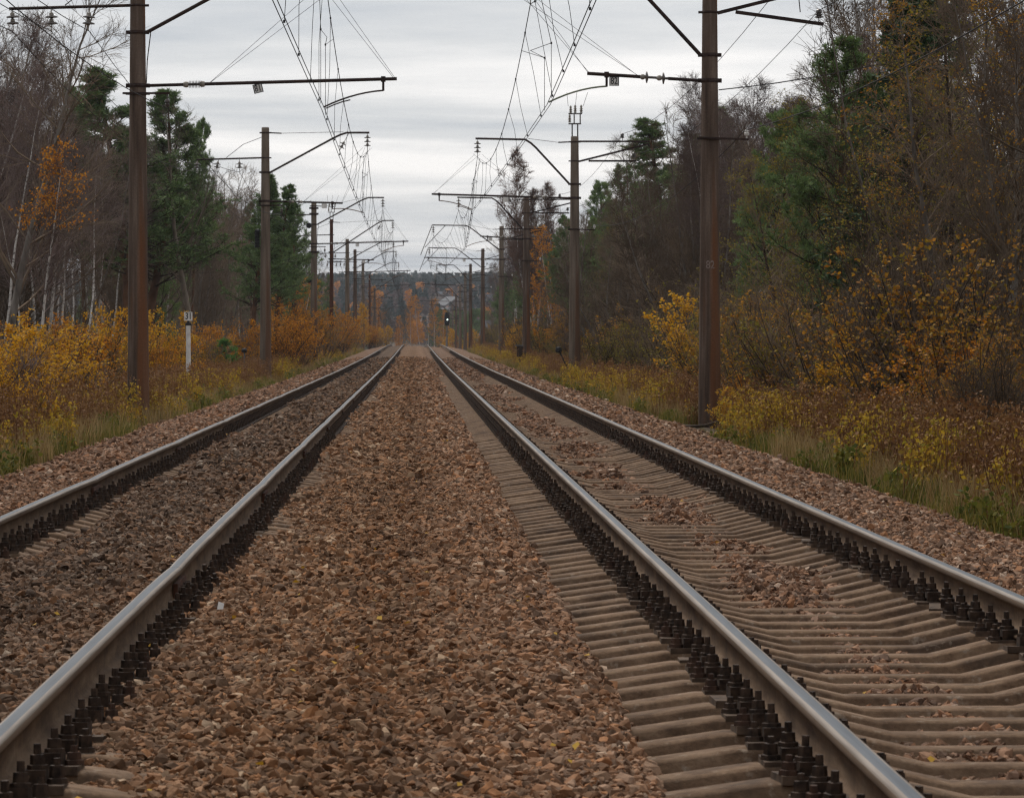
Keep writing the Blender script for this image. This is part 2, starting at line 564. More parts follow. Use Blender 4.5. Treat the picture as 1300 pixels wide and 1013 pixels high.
def scatter(name, protos, pts, rot, scl, pid, label=None, cat=None, kind='stuff', parent=None):
    """one object whose geometry nodes set a copy of one of the given meshes on each point"""
    me = bpy.data.meshes.new(name)
    n = len(pts)
    me.vertices.add(n)
    me.vertices.foreach_set('co', np.asarray(pts, dtype=np.float32).ravel())
    for nm, tp, arr in (('rot', 'FLOAT_VECTOR', rot), ('scl', 'FLOAT_VECTOR', scl), ('pid', 'INT', pid)):
        a = me.attributes.new(nm, tp, 'POINT')
        if tp == 'INT':
            a.data.foreach_set('value', np.asarray(arr, dtype=np.int32))
        else:
            a.data.foreach_set('vector', np.asarray(arr, dtype=np.float32).ravel())
    col = bpy.data.collections.new(name + '_shapes')
    for i, pm in enumerate(protos):
        col.objects.link(bpy.data.objects.new(name + '_shape', pm))
    ng = bpy.data.node_groups.new(name, 'GeometryNodeTree')
    ng.interface.new_socket('Geometry', in_out='INPUT', socket_type='NodeSocketGeometry')
    ng.interface.new_socket('Geometry', in_out='OUTPUT', socket_type='NodeSocketGeometry')
    N, L = ng.nodes, ng.links
    gi, go = N.new('NodeGroupInput'), N.new('NodeGroupOutput')
    ci = N.new('GeometryNodeCollectionInfo')
    ci.inputs['Collection'].default_value = col
    ci.inputs['Separate Children'].default_value = True
    ci.inputs['Reset Children'].default_value = True
    iop = N.new('GeometryNodeInstanceOnPoints')
    iop.inputs['Pick Instance'].default_value = True
    for nm, tp, sock in (('rot', 'FLOAT_VECTOR', 'Rotation'), ('scl', 'FLOAT_VECTOR', 'Scale'), ('pid', 'INT', 'Instance Index')):
        na = N.new('GeometryNodeInputNamedAttribute')
        na.data_type = tp
        na.inputs['Name'].default_value = nm
        L.new(na.outputs['Attribute'], iop.inputs[sock])
    L.new(gi.outputs[0], iop.inputs['Points'])
    L.new(ci.outputs[0], iop.inputs['Instance'])
    L.new(iop.outputs[0], go.inputs[0])
    o = ob(name, me, parent)
    md = o.modifiers.new('scatter', 'NODES')
    md.node_group = ng
    tag(o, label, cat, None, kind)
    return o


# ------------------------------------------------------------------ terrain heights
def sstep(a, b, x):
    t_ = np.clip((x - a) / (b - a), 0, 1)
    return t_ * t_ * (3 - 2 * t_)


_G = RNG.random((64, 64))


def vnoise(x, y):
    xi, yi = np.floor(x).astype(int), np.floor(y).astype(int)
    fx, fy = x - xi, y - yi
    fx, fy = fx * fx * (3 - 2 * fx), fy * fy * (3 - 2 * fy)
    a, b = _G[xi % 64, yi % 64], _G[(xi + 1) % 64, yi % 64]
    c, d = _G[xi % 64, (yi + 1) % 64], _G[(xi + 1) % 64, (yi + 1) % 64]
    return (a * (1 - fx) + b * fx) * (1 - fy) + (c * (1 - fx) + d * fx) * fy - 0.5


LONG_Y = [-100, 150, 250, 350, 430, 470, 520, 600, 700, 900, 1150, 1400, 1600, 1900, 2300, 3000, 3600, 6000, 9000]
LONG_Z = [0, 0, 0.1, 0.28, 0.42, 0.40, 0.0, -1.2, -3.0, -5.6, -6.0, 2, 11, 19, 24, 35, 42, 44, 44]


def zp(Y):
    return np.interp(Y, LONG_Y, LONG_Z)


CL, CR = -2.13, 2.17          # track centre lines
HG = 0.79                     # half the distance between rail centres


def bed_z(X, Y):
    """top of the ballast"""
    X = np.asarray(X, dtype=float)
    Y = np.asarray(Y, dtype=float)
    k = np.interp(X, [-9, -7, -5.8, -3.9, -3.45, -2.9, -2.13, -1.3, -0.8, 0.0, 0.6, 0.81, 0.92, 1.38, 1.9, 2.17, 2.45, 2.96, 3.4, 3.52, 3.9, 5.8, 7, 9],
                  [-1.02, -0.86, -0.66, -0.26, -0.20, -0.215, -0.205, -0.215, -0.185, -0.21, -0.185, -0.235, -0.345, -0.345, -0.315, -0.270, -0.315, -0.345, -0.345, -0.235, -0.25, -0.66, -0.86, -1.02])
    n = vnoise(X * 1.7 + 9, Y * 0.55) * 0.05 + vnoise(X * 4 + 3, Y * 1.9 + 5) * 0.03
    inr = (np.abs(X - CR) < 0.62)
    heap = np.clip(vnoise(X * 0.8 + 20, Y * 0.28 + 7) + vnoise(X * 2.5, Y * 1.1) * 0.5 + sstep(30, 60, Y) * 0.15 - .06, -0.1, 0.5) * 0.15 * inr
    inl = (np.abs(X - CL) < 1.35)
    n = n - np.clip(vnoise(X * 0.35 + 31, Y * 0.16 + 3) + 0.12, 0, 1) * 0.18 * inl * sstep(0.25, 0.6, np.abs(X - CL))
    return k + n + heap + zp(Y)


def ground_z(X, Y):
    X = np.asarray(X, dtype=float)
    Y = np.asarray(Y, dtype=float)
    ax = np.abs(X)
    k = np.interp(ax, [0, 5.3, 5.9, 7, 9, 14, 60], [-0.75, -0.70, -0.67, -0.84, -1.0, -1.1, -0.6])
    n = vnoise(X * 0.5 + 2, Y * 0.3) * 0.2 * sstep(5.8, 8, ax) + vnoise(X * 0.05, Y * 0.02) * np.minimum(ax / 40, 1.0) * 1.2
    far = sstep(1300, 2600, Y) * vnoise(X * 0.008 + 5, Y * 0.004) * 8
    return k + n + zp(Y) + far


def grid_mesh(name, xs, ys, zf, mats, mi=None):
    xs, ys = np.asarray(xs, float), np.asarray(ys, float)
    X, Y = np.meshgrid(xs, ys)
    Z = zf(X, Y)
    V = np.stack([X, Y, Z], -1).reshape(-1, 3)
    nx, ny = len(xs), len(ys)
    i = (np.arange(ny - 1)[:, None] * nx + np.arange(nx - 1)[None, :]).ravel()
    F = np.stack([i, i + 1, i + nx + 1, i + nx], -1)
    m = None
    if mi is not None:
        C = V[F].mean(1)
        m = mi(C[:, 0], C[:, 1])
    return np_mesh(name, V, F, mats, smooth=True, mi=m)


xs = np.concatenate([-np.geomspace(42, 4200, 26)[::-1], np.arange(-40, -9, 2), np.arange(-9, 9.01, 0.6), np.arange(10, 41, 2), np.geomspace(42, 4200, 26)])
ys = np.concatenate([[-400, -150, -60, -20], np.arange(0, 300, 2.5), np.arange(300, 700, 10), np.arange(700, 2000, 40), np.arange(2000, 9001, 200)])
ground = ob('ground', grid_mesh('ground', xs, ys, ground_z, [M['ground'], M['field']],
                                lambda x, y: ((y > 1380) & (y < 1960) & (x > -60) & (x < 260)).astype(int)))
tag(ground, 'brown forest floor and hilly ground beyond the tracks', kind='structure')
ys = np.concatenate([np.arange(5, 30, 0.16), np.arange(30, 80, 0.4), np.arange(80, 200, 1.5), np.arange(200, 640, 6)])
bed = ob('ballast_bed', grid_mesh('ballast_bed', np.arange(-5.9, 5.91, 0.1), ys, bed_z, [M['bed']]))
tag(bed, 'crushed stone ballast bed under both railway tracks', kind='structure')

# ------------------------------------------------------------------ ballast stones
def hull_mesh(name, seed, mat, pts=13, flat=(1, 0.8, 0.6)):
    import bmesh
    r_ = np.random.default_rng(seed)
    p = r_.normal(size=(pts, 3))
    p /= np.linalg.norm(p, axis=1)[:, None]
    p *= np.array(flat) * r_.uniform(0.8, 1.1, (pts, 1))
    bm = bmesh.new()
    for q in p:
        bm.verts.new(q)
    res = bmesh.ops.convex_hull(bm, input=bm.verts)
    junk = [g for g in res['geom_interior'] if isinstance(g, bmesh.types.BMVert)]
    if junk:
        bmesh.ops.delete(bm, geom=junk, context='VERTS')
    me = bpy.data.meshes.new(name)
    bm.to_mesh(me)
    bm.free()
    me.materials.append(mat)
    return me


stones = [hull_mesh('ballast_stone', 100 + i, M['stone'], 12 + i % 5, (1, 0.62 + 0.09 * (i % 4), 0.46 + 0.07 * (i % 5))) for i in range(12)]


def stone_points(y0, y1, dens, marg=1.6):
    n = int((y1 - y0) * 11.8 * dens)
    Y = RNG.uniform(y0, y1, n)
    X = RNG.uniform(-5.85, 5.85, n)
    keep = (X > -0.1054 * Y - marg) & (X < 0.1546 * Y + marg)
    return X[keep], Y[keep]


parts = []
for y0, y1, dens, rad in ((9, 22, 1100, 0.0195), (22, 40, 820, 0.0225), (40, 70, 330, 0.032), (70, 105, 120, 0.040), (105, 150, 50, .046), (150, 260, 18, .055)):
    X, Y = stone_points(y0, y1, dens)
    r_ = rad * np.clip(RNG.lognormal(0, 0.36, len(X)), 0.45, 2.3)
    # right track: keep the sleepers clear except where stones heap up in the middle
    xr = np.abs(X - CR)
    ph = ((Y - 10.3) / 0.543) % 1
    on = (xr < 1.36) & (np.abs(ph - 0.5) > 0.5 - 0.12 / 0.543)
    heap = bed_z(X, Y) - zp(Y)
    keep = ~(on & (heap < -0.262 + 0.02 * RNG.random(len(X))))
    keep &= ~((np.abs(np.abs(X - CR) - HG) < 0.21) | (np.abs(np.abs(X - CL) - HG) < 0.10))
    keep &= ~((np.abs(np.abs(X - CL) - HG) < 0.2) & (RNG.random(len(X)) < 0.55))
    keep &= ~((np.abs(X) > 5.3) & (RNG.random(len(X)) < 0.6))
    parts.append((X[keep], Y[keep], r_[keep]))
SX, SY, SR = (np.concatenate([p[i] for p in parts]) for i in range(3))
SZ = bed_z(SX, SY) + SR * RNG.uniform(-0.25, 0.45, len(SX))
rot = np.stack([RNG.normal(0, 0.5, len(SX)), RNG.normal(0, 0.5, len(SX)), RNG.uniform(0, 6.28, len(SX))], -1)
scl = SR[:, None] * RNG.uniform(0.85, 1.15, (len(SX), 3))
pid = RNG.integers(0, len(stones), len(SX))
# the stones that show largest are objects of their own
px_size = SR / SY
inview = (SX > -0.1054 * SY) & (SX < 0.1546 * SY) & (SY > 11.8)
order = np.argsort(-(px_size * inview))[:300]
mask = np.ones(len(SX), bool)
mask[order] = False
for i in order:
    ob('ballast_stone', stones[pid[i]], bed, (SX[i], SY[i], SZ[i]), tuple(rot[i]), tuple(scl[i]))
scatter('ballast_gravel', stones, np.stack([SX, SY, SZ], -1)[mask], rot[mask], scl[mask], pid[mask],
        'loose brown crushed stones lying over the whole trackbed', 'gravel')

# ------------------------------------------------------------------ railway tracks
RAIL = [(-.020, 0), (-.031, -.0035), (-.0365, -.012), (-.0375, -.034), (-.031, -.043), (-.011, -.056), (-.009, -.10), (-.011, -.142),
        (-.024, -.156), (-.074, -.167), (-.075, -.18)]
RAIL = RAIL + [(-x, z) for x, z in reversed(RAIL)]


def rail_mesh(xc, Ys, dz):
    n = len(RAIL)
    V, F, mi = [], [], []
    for y, d in zip(Ys, dz):
        z0 = float(zp(y)) + d
        V += [(xc + x, y, z0 + z) for x, z in RAIL]
    for i in range(len(Ys) - 1):
        for k in range(n):
            k2 = (k + 1) % n
            F.append((i * n + k, i * n + k2, (i + 1) * n + k2, (i + 1) * n + k))
            a = min(RAIL[k][1], RAIL[k2][1])
            top = a >= -0.0045 or (k in (1, n - 3) and a > -0.013)
            mi.append((0 if k == n - 1 else 3) if top else (2 if a > -0.036 else 1))
    me = np_mesh('rail', V, F, [M['rail_top'], M['rail_side'], M['rail_head'], M['rail_edge']], mi=mi)
    return me


def sleeper_mesh():
    prof = [(-1.35, -.250), (-1.01, -.202), (-.60, -.200), (-.32, -.264), (.32, -.264), (.60, -.200), (1.01, -.202), (1.35, -.250)]
    V, F = [], []
    for x, z in prof:
        w = 0.098 if abs(x) > 0.5 else 0.088
        V += [(x, -w - .035, -.42), (x, -w, z - .012), (x, -w + .014, z), (x, w - .014, z), (x, w, z - .012), (x, w + .035, -.42)]
    for i in range(len(prof) - 1):
        for k in range(5):
            F.append((i * 6 + k, (i + 1) * 6 + k, (i + 1) * 6 + k + 1, i * 6 + k + 1))
    F.append((0, 1, 4, 5))
    F.append((1, 2, 3, 4))
    o = (len(prof) - 1) * 6
    F.append((o + 5, o + 4, o + 1, o))
    F.append((o + 4, o + 3, o + 2, o + 1))
    return np_mesh('sleeper', V, F, [M['sleeper']])


def fastening_mb(seed=0, n=6):
    r_ = random.Random(seed)
    mb = MB()
    mb.cur = 1
    mb.box((-.19, -.085, -.212), (.19, .085, -.182))
    for s in (-1, 1):
        mb.cur = 0
        a, b = sorted((s * .052, s * .128))
        dz, dy = r_.uniform(-.006, .012), r_.uniform(-.012, .012)
        mb.box((a, -.055 + dy, -.182), (b, .055 + dy, -.142 + dz))
        mb.lathe([(.036, -.142 + dz), (.035, -.128 + dz), (.026, -.126 + dz), (.024, -.094 + dz), (.0135, -.092 + dz), (.0125, -.058 + dz)], n, (s * .098, dy, 0))
        if r_.random() < .85:
            mb.cur = r_.choice((0, 0, 2))
            dz, dy = r_.uniform(-.012, .012), r_.uniform(.015, .045)
            mb.lathe([(.036, -.182), (.034, -.165), (.026, -.163), (.024, -.132 + dz), (.0135, -.130 + dz), (.0125, -.108 + dz)], n, (s * .160, dy, 0))
    return mb


slp_me = sleeper_mesh()
fast_all = [fastening_mb(k).mesh('rail_fastening', [M['iron'], M['plate_iron'], M['iron_red']]) for k in range(7)]
fast_me = fast_all[0]


def joined_copies(name, me, offsets, mats):
    n = len(me.vertices)
    v = np.empty(n * 3, np.float32)
    me.vertices.foreach_get('co', v)
    v = v.reshape(-1, 3)
    V = (v[None] + np.asarray(offsets)[:, None, :]).reshape(-1, 3)
    faces = [tuple(p.vertices) for p in me.polygons]
    out = bpy.data.meshes.new(name)
    fs = []
    for k in range(len(offsets)):
        o = k * n
        fs += [tuple(i + o for i in f) for f in faces]
    out.from_pydata(V.tolist(), [], fs)
    for m in mats:
        out.materials.append(m)
    return out


def build_track(xc, label, jointed, joint_y):
    tr = thing('railway_track', label, 'railway track', (xc, 0, 0))
    for s in (-1, 1):
        if not jointed:
            yy = np.concatenate([np.arange(4, 150, 6.0), np.arange(150, 625, 10.0)])
            ob('rail', rail_mesh(s * HG, yy, 0 * yy), tr)
        else:
            j0 = joint_y[0 if s < 0 else 1] - 25
            k = 0
            while j0 + 12.5 * k < 610:
                a, b = j0 + 12.5 * k + .006, j0 + 12.5 * (k + 1) - .006
                q = np.array([0, .25, .6, 1.2, 2.4, 6.2, 10.1, 11.3, 11.9, 12.25, 12.488])
                dz = -.012 * (np.exp(-q / .9) + np.exp(-(12.488 - q) / .9))
                if b > 4:
                    ob('rail', rail_mesh(s * HG, a + q, dz), tr)
                    if b < 200:
                        # fishplates and their bolts bridge the joint
                        for side in (-1, 1):
                            mb = MB()
                            x = s * HG + side * .016
                            mb.box((min(x, x + side * .024), b - .40, -.150 - .02), (max(x, x + side * .024), b + .41, -.060 - .02))
                            f = ob('fishplate', mb.mesh('fishplate', M['rust']), tr, (0, 0, float(zp(b))))
                            for q2 in (-.3, -.12, .12, .3):
                                mb = MB()
                                mb.lathe([(.024, 0), (.022, .028), (.012, .03), (.012, .06)], 6, (0, 0, 0), 'x')
                                ob('bolt', mb.mesh('bolt', M['iron']), f, (x + side * .024, b + q2, -.125), (0, 0, 0 if side > 0 else math.pi))
                k += 1
    near, n_near = [], 92
    y = 10.3 - 0.543 * 4
    k = 0
    far = []
    while y < 150:
        if k < n_near:
            s_ = ob('sleeper', slp_me, tr, (rnd.gauss(0, .006), y + rnd.gauss(0, .006), rnd.gauss(0, .004) - (.012 if jointed else 0)), (rnd.gauss(0, .008), 0, rnd.gauss(0, .006)))
            for s in (-1, 1):
                ob('rail_fastening', rnd.choice(fast_all), s_, (s * HG, rnd.gauss(0, .006), rnd.gauss(0, .004) - (.012 if jointed else 0)), (rnd.gauss(0, .05), rnd.gauss(0, .012), rnd.choice((0, math.pi)) + rnd.gauss(0, .04)))
        else:
            far.append((0, y, 0))
        y += 0.543
        k += 1
    tag(ob('sleepers', joined_copies('sleepers', slp_me, far, [M['sleeper']]), tr), kind='stuff')
    y2 = y + 0.543 * np.arange(int((320 - y) / 0.543))
    off = [(s * HG, q[1], 0) for q in far for s in (-1, 1)] + [(s * HG, q, float(zp(q))) for q in y2 for s in (-1, 1)]
    tag(ob('rail_fastenings', joined_copies('rail_fastenings', fast_me, off, [M['iron']]), tr), kind='stuff')
    return tr


build_track(CL, 'left railway track with jointed rails, sleepers mostly buried in stones', True, (23.3, 22.0))
build_track(CR, 'right railway track with concrete sleepers clear of the stones', False, None)

# ------------------------------------------------------------------ overhead line masts
LX, RX = -6.1, 6.36
LEFT = [(22, 'short'), (87, 'long'), (161, 'short'), (238, 'long'), (288, 'short'), (355, 'long'), (401, 'short'), (462, 'long'), (530, 'short'),
        (595, 'long'), (665, 'short'), (735, 'long'), (810, 'short')]
RIGHT = [(20, 'long'), (85, 'short'), (157, 'long'), (225, 'short'), (290, 'long'), (370, 'short'), (452, 'long'), (500, 'short'), (556, 'long'),
         (612, 'short'), (668, 'long'), (730, 'short'), (800, 'long')]


def curve_pts(p0, p1, bend, n=6):
    p0, p1 = Vector(p0), Vector(p1)
    out = []
    for i in range(n + 1):
        u = i / n
        out.append(p0.lerp(p1, u) + Vector((0, 0, bend * 4 * u * (1 - u))))
    return out


disc_me = MB().lathe([(.03, .05), (.045, .02), (.13, -.005), (.14, -.03), (.06, -.02), (.03, -.05)], 14).mesh('insulator_disc', M['porcelain'], 40)
disc_far_me = MB().lathe([(.03, .05), (.14, -.01), (.03, -.05)], 8).mesh('insulator_disc', M['porcelain'])


def insulator(parent, loc, n=2, rot=(0, 0, 0), gap=.15, cap='cap_grey', near=True, hook=.14):
    mb = MB()
    L_ = hook + gap * n + .06
    mb.path([(0, 0, 0), (0, 0, -L_)], .014, 6)
    for k in range(n):
        z = -hook - gap * k
        mb.lathe([(.022, z + .075), (.045, z + .06), (.052, z + .01), (.03, z)], 8)
    o = ob('insulator', mb.mesh('insulator', M[cap]), parent, loc, rot)
    for k in range(n):
        ob('disc', disc_me if near else disc_far_me, o, (0, 0, -hook - gap * k - .01))
    return L_


SUPPORT = {}
ORD = ['nearest', 'second', 'third', 'fourth', 'fifth', 'sixth', 'seventh']


def mast(side, Y, style, idx):
    s = 1 if side == 'left' else -1            # local x towards the track = +s
    X = LX if side == 'left' else RX
    zg = float(ground_z(X, Y)) - 0.05
    z0 = float(zp(Y))
    near = Y < 300
    top = {('left', 238): 9.3, ('left', 288): 9.7}.get((side, Y), 9.8 if side == 'left' else 9.25)
    rusty = (side, Y) in (('left', 288), ('left', 530), ('left', 665))
    pm = M['pole_rust'] if rusty else M['pole_brown'] if (side, Y) in (('left', 87), ('right', 85), ('right', 225), ('right', 370)) or (not near and idx % 3 == 0) else M['pole_grey']
    what = 'rusty steel' if rusty else 'concrete'
    if idx <= 6:
        o_ = ORD[idx - 1]
        lab = '%s %s overhead line mast along the %s track' % (o_, what, side)
        if (side, Y) == ('left', 87):
            lab = 'nearest rust streaked concrete mast left of the tracks with long registration arm'
        if (side, Y) == ('right', 85):
            lab = 'nearest brown concrete mast on the right with number 82 painted on it'
        if (side, Y) == ('right', 157):
            lab = 'second concrete mast on the right with isolator frame on its top'
        g = None
    elif idx == 0:
        lab, g = 'concrete mast beside the camera on the %s of the tracks' % side, None
    else:
        lab, g = 'small distant overhead line mast near the %s crest of the track' % side, 'distant masts on the %s' % side
    root = thing('catenary_mast', lab, 'mast', (X, Y, 0), 0, g or 'overhead line masts on the %s' % side)
    K = 1.0
    # pole
    mb = MB()
    hgt = top + z0 - zg
    n = 28 if near else 12
    rb, rt = (.17, .12) if rusty else (.245, .155)
    mb.lathe([(rb, 0)] + [(rb + (rt - rb) * u, hgt * u) for u in (.1, .25, .5, .75, .9)] + [(rt, hgt - .02), (rt - .02, hgt)], n)
    pole = ob('pole', mb.mesh('pole', pm, 50), root, (0, 0, zg))
    rad = lambda z: rb + (rt - rb) * (z + z0 - zg) / hgt

    def collar(z, h=.07, extra=.012):
        r_ = rad(z) + extra
        c = MB().lathe([(r_, -h / 2), (r_ + .01, 0), (r_, h / 2)], 16 if near else 8)
        for q in (-1, 1):
            c.box((q * (r_ + .03) - .04, -.03, -h / 2), (q * (r_ + .03) + .04, .03, h / 2))
        ob('collar', c.mesh('collar', M['steel']), root, (0, 0, z + z0))

    # main bracket
    if side == 'left':
        zb, dx, dz, hor = 7.97, 2.98, 1.62, 1.06
        if rusty:
            zb, dx, dz, hor = 7.3, 3.5, 2.3, 0.9
    elif Y in (290, 370):
        zb, dx, dz, hor = 7.55, 2.3, 1.75, 2.6
    else:
        zb, dx, dz, hor = 7.35, 1.65, 1.78, 2.1
    collar(zb, .08)
    x0 = rad(zb) + .03
    b = MB()
    bend = Vector((s * (x0 + dx), 0, zb + dz))
    end = Vector((s * (x0 + dx + hor), 0, zb + dz + (0.0 if side == 'left' else .03)))
    foot = Vector((s * x0, 0, zb))
    d1 = (foot - bend).normalized()
    pts = [foot, bend + d1 * .45, bend + d1 * .2 + Vector((s * .03, 0, -.0)), bend + Vector((s * .12, 0, -.005)), bend + Vector((s * .45, 0, 0)), end]
    b.path(pts, .042, 8)
    ob('bracket', b.mesh('bracket', M['steel'], 40), root, (0, 0, z0))
    tie = MB()
    tie.path([(s * rad(top - .25), 0, top - .22), (s * (rad(top - .25) + .5), 0, top - .24)], .03, 6)
    tie.path([(s * (rad(top - .25) + .5), 0, top - .24), bend + Vector((0, 0, .03))], .010, 5)
    ob('tie_rod', tie.mesh('tie_rod', M['steel']), root, (0, 0, z0))
    collar(top - .22, .06)
    if side == 'right' and Y in (290, 370):
        br = MB()
        br.path([end, end + Vector((s * .85, 0, -2.2))], .03, 6)
        br.path([end + Vector((-s * 1.0, 0, 0)), end + Vector((s * .55, 0, -1.65))], .026, 6)
        ob('diagonal_strut', br.mesh('diagonal_strut', M['steel']), root, (0, 0, z0))
    # messenger insulator
    mx = s * (x0 + dx + hor - .08)
    L_ = insulator(root, (mx, 0, end.z + z0 - .04), 3, near=near, gap=.16)
    mz = end.z - .04 - L_
    if side == 'left' and style == 'short' and near:
        insulator(root, (s * (x0 + dx + hor - .85), 0, end.z + z0 - .04), 2, (0, R(28), 0), near=near, hook=.45)
    # registration arm
    zf = 6.80
    lf = 5.5 if style == 'long' else (2.95 if side == 'left' else 2.45)
    rise = .16 if side == 'left' else .15
    if side == 'left' and style == 'short':
        rise = -.08
    collar(zf, .09)
    xa = rad(zf) + .02
    ins_a = xa + (.85 if style == 'long' else .7)
    ins_b = ins_a + (.42 if side == 'left' and style == 'long' else .55)
    at = lambda x: Vector((s * x, 0, zf + rise * (x - xa) / lf))
    a = MB()
    a.path([at(xa), at(ins_a)], .036, 8)
    a.path([at(ins_b), at(xa + lf)], .038, 8)
    ob('registration_arm', a.mesh('registration_arm', M['steel'], 40), root, (0, 0, z0))
    mid = (ins_a + ins_b) / 2
    mb = MB()
    mb.path([at(ins_a - .05), at(ins_b + .05)], .03, 6)
    if side == 'left' and style == 'long':
        for k in range(9):
            q = ins_a + .08 + k * (.26 / 8)
            mb.lathe([(.03, -.011), (.085, -.002), (.085, .004), (.03, .011)], 12, at(q), 'x')
        for q in (ins_a, ins_b - .06):
            mb.cur = 1
            mb.lathe([(.05, -.05), (.07, 0), (.06, .06)], 10, at(q), 'x')
    else:
        for q in (mid - .17, mid + .19):
            mb.cur = 0
            mb.lathe([(.03, -.03), (.125, -.012), (.13, .01), (.04, .035)], 14, at(q), 'x')
            mb.cur = 1
            mb.lathe([(.02, -.07), (.06, -.02), (.06, .02), (.02, .09)], 10, at(q + s * s * .09), 'x')
    ob('insulator', mb.mesh('insulator', [M['porcelain'], M['cap_grey']], 40), root, (0, 0, z0))
    # dropper and steady arm
    xd = xa + lf - (.3 if style == 'long' else .42)
    pd = at(xd)
    mb = MB()
    mb.box((pd.x - .05, -.05, pd.z - .06), (pd.x + .05, .05, pd.z + .06))
    mb.path([pd, pd + Vector((0, 0, -.26))], .03, 6)
    ob('hanger', mb.mesh('hanger', M['steel']), root, (0, 0, z0))
    sgn = -1 if style == 'long' else 1
    p0 = pd + Vector((0, 0, -.25))
    wx = s * (xd + sgn * (1.32 if style == 'long' else 1.25))
    wz = 6.28
    p1 = Vector((wx, 0, wz + .05))
    mb = MB()
    mb.path(curve_pts(p0, p1, .07, 7), .021 if near else .026, 6)
    if style == 'long' and near:
        mb.path(curve_pts(p0.lerp(p1, .55) + Vector((0, .04, .0)), p1 + Vector((s * -sgn * .06, .04, -.02)), .02, 3), .015, 5)
    sm = M['green_paint'] if (side, Y) == ('right', 85) else M['steel'] if (side, Y) == ('left', 87) else M['tan_tube']
    ob('steady_arm', mb.mesh('steady_arm', sm, 60), root, (0, 0, z0))
    # stay wires from the arm to the messenger
    mb = MB()
    q0 = Vector((mx, 0, mz + .1))
    for dy in (-.03, .03):
        mb.path([at(ins_b + .12) + Vector((0, dy, .03)), q0 + Vector((dy * 6, dy * 5, 0))], .0045, 4)
    mb.path([at(xa + lf - .03), q0 + Vector((.1, .1, 0))], .0045, 4)
    mb.path([at(xa + lf - .06), q0 + Vector((-.1, -.1, 0))], .0045, 4)
    ob('stay_wire', mb.mesh('stay_wire', M['wire']), root, (0, 0, z0))
    # number plate on the arm
    xp = ins_b + (1.15 if (style == 'long') else (.62 if side == 'right' else .95))
    pp = at(xp)
    num = {('left', 87): '81', ('right', 85): '82', ('right', 157): '84', ('left', 161): '83'}.get((side, Y))
    if Y < 380:
        tilt = R(14) if (side, Y) == ('left', 87) else 0
        pl = ob('number_plate', MB().box((-.105, -.006, -.2), (.105, .006, 0)).mesh('number_plate', M['white_paint']), root,
                (pp.x, -.05, pp.z + z0 - .035), (0, -tilt, 0))
        if (side, Y) in (('left', 87), ('right', 85)):
            fr = MB()
            for a_, b_ in (((-.105, -.012, -.2), (-.088, -.0065, 0)), ((.088, -.012, -.2), (.105, -.0065, 0)),
                           ((-.088, -.012, -.2), (.088, -.0065, -.183)), ((-.088, -.012, -.017), (.088, -.0065, 0))):
                fr.box(a_, b_)
            ob('border', fr.mesh('border', M['black_paint']), pl)
        if num and Y < 100:
            ob('lettering', text_mesh(num, .20, M['black_paint'], .78, .002), pl, (0, -.0095, -.1), (R(90), 0, 0))
    # outer feeder brackets
    feeders = []
    if side == 'left':
        za = 8.56
        collar(za, .05)
        mb = MB()
        mb.path([(-s * rad(za), 0, za), (-s * 2.82, 0, za - .08)], .036, 7)
        mb.path([(-s * 1.6, .02, za), (-s * .9, .04, za + .55), (-s * rad(9.4), .05, 9.4)], .012, 5)
        ob('crossarm', mb.mesh('crossarm', M['steel']), root, (0, 0, z0))
        for q in (1.06, 1.9, 2.76):
            if rusty:
                break
            L2 = insulator(root, (-s * q, 0, za - .05 + z0), 2, (0, R(rnd.uniform(-6, 16)), 0), near=near, gap=.14, hook=.18)
            feeders.append((-s * q, za - .05 - L2))
        if rusty:
            feeders = [(-s * q, za - .5) for q in (1.06, 1.9, 2.76)]
        zs = 6.62
        collar(zs, .05)
        mb = MB()
        mb.bar((-s * .32, -.2, zs), (s * .72, -.2, zs), .05, .045)
        ob('small_bracket', mb.mesh('small_bracket', M['steel']), root, (0, 0, z0))
        mb = MB()
        mb.path([(0, 0, 0), (0, 0, -.3)], .012, 5)
        mb.lathe([(.02, -.10), (.06, -.14), (.06, -.17), (.025, -.2), (.055, -.22), (.05, -.26), (.02, -.28)], 10)
        ob('insulator', mb.mesh('insulator', M['porcelain']), root, (s * .66, -.2, zs + z0 - .02))
        feeders.append((s * .66, zs - .32))
        st = MB()
        st.path([(s * (rad(8) + .12), 0, 8.0), (s * (rad(7) + .03), 0, 7.35), (s * (rad(7) + .01), 0, 6.85)], .012, 5)
        ob('earth_strap', st.mesh('earth_strap', M['steel']), root, (0, 0, z0))
    else:
        z1, z2 = 9.05, 8.27
        mb = MB()
        if near:
            mb.bar((-s * rad(z1), 0, z1), (-s * 3.0, 0, z1), .07, .07)
        mb.bar((-s * rad(z2), -.05, z2 - .02), (-s * 2.95, -.05, z1 - .1), .06, .075)
        mb.bar((-s * .55, -.1, z2), (-s * 2.45, -.1, z2 - .26 if Y == 85 else z2), .06, .075)
        mb.path([(-s * 1.9, -.06, z2 + .5), (-s * 1.95, -.06, z2)], .012, 5)
        ob('crossarm', mb.mesh('crossarm', M['steel']), root, (0, 0, z0))
        collar(z2, .05)
        zi2 = z2 - .26 if Y == 85 else z2
        for q, zi in ((2.35, zi2), (1.9, z1)):
            mb = MB()
            mb.path([(0, 0, -.06), (0, 0, .12)], .012, 5)
            mb.lathe([(.03, .1), (.09, .115), (.09, .135), (.045, .15), (.08, .17), (.08, .19), (.045, .2), (.07, .22), (.06, .27), (.02, .3)], 12)
            ob('insulator', mb.mesh('insulator', M['porcelain']), root, (-s * q, -.1 if q > 2 else 0, zi + z0 + .03))
            feeders.append((-s * q, zi + .3))
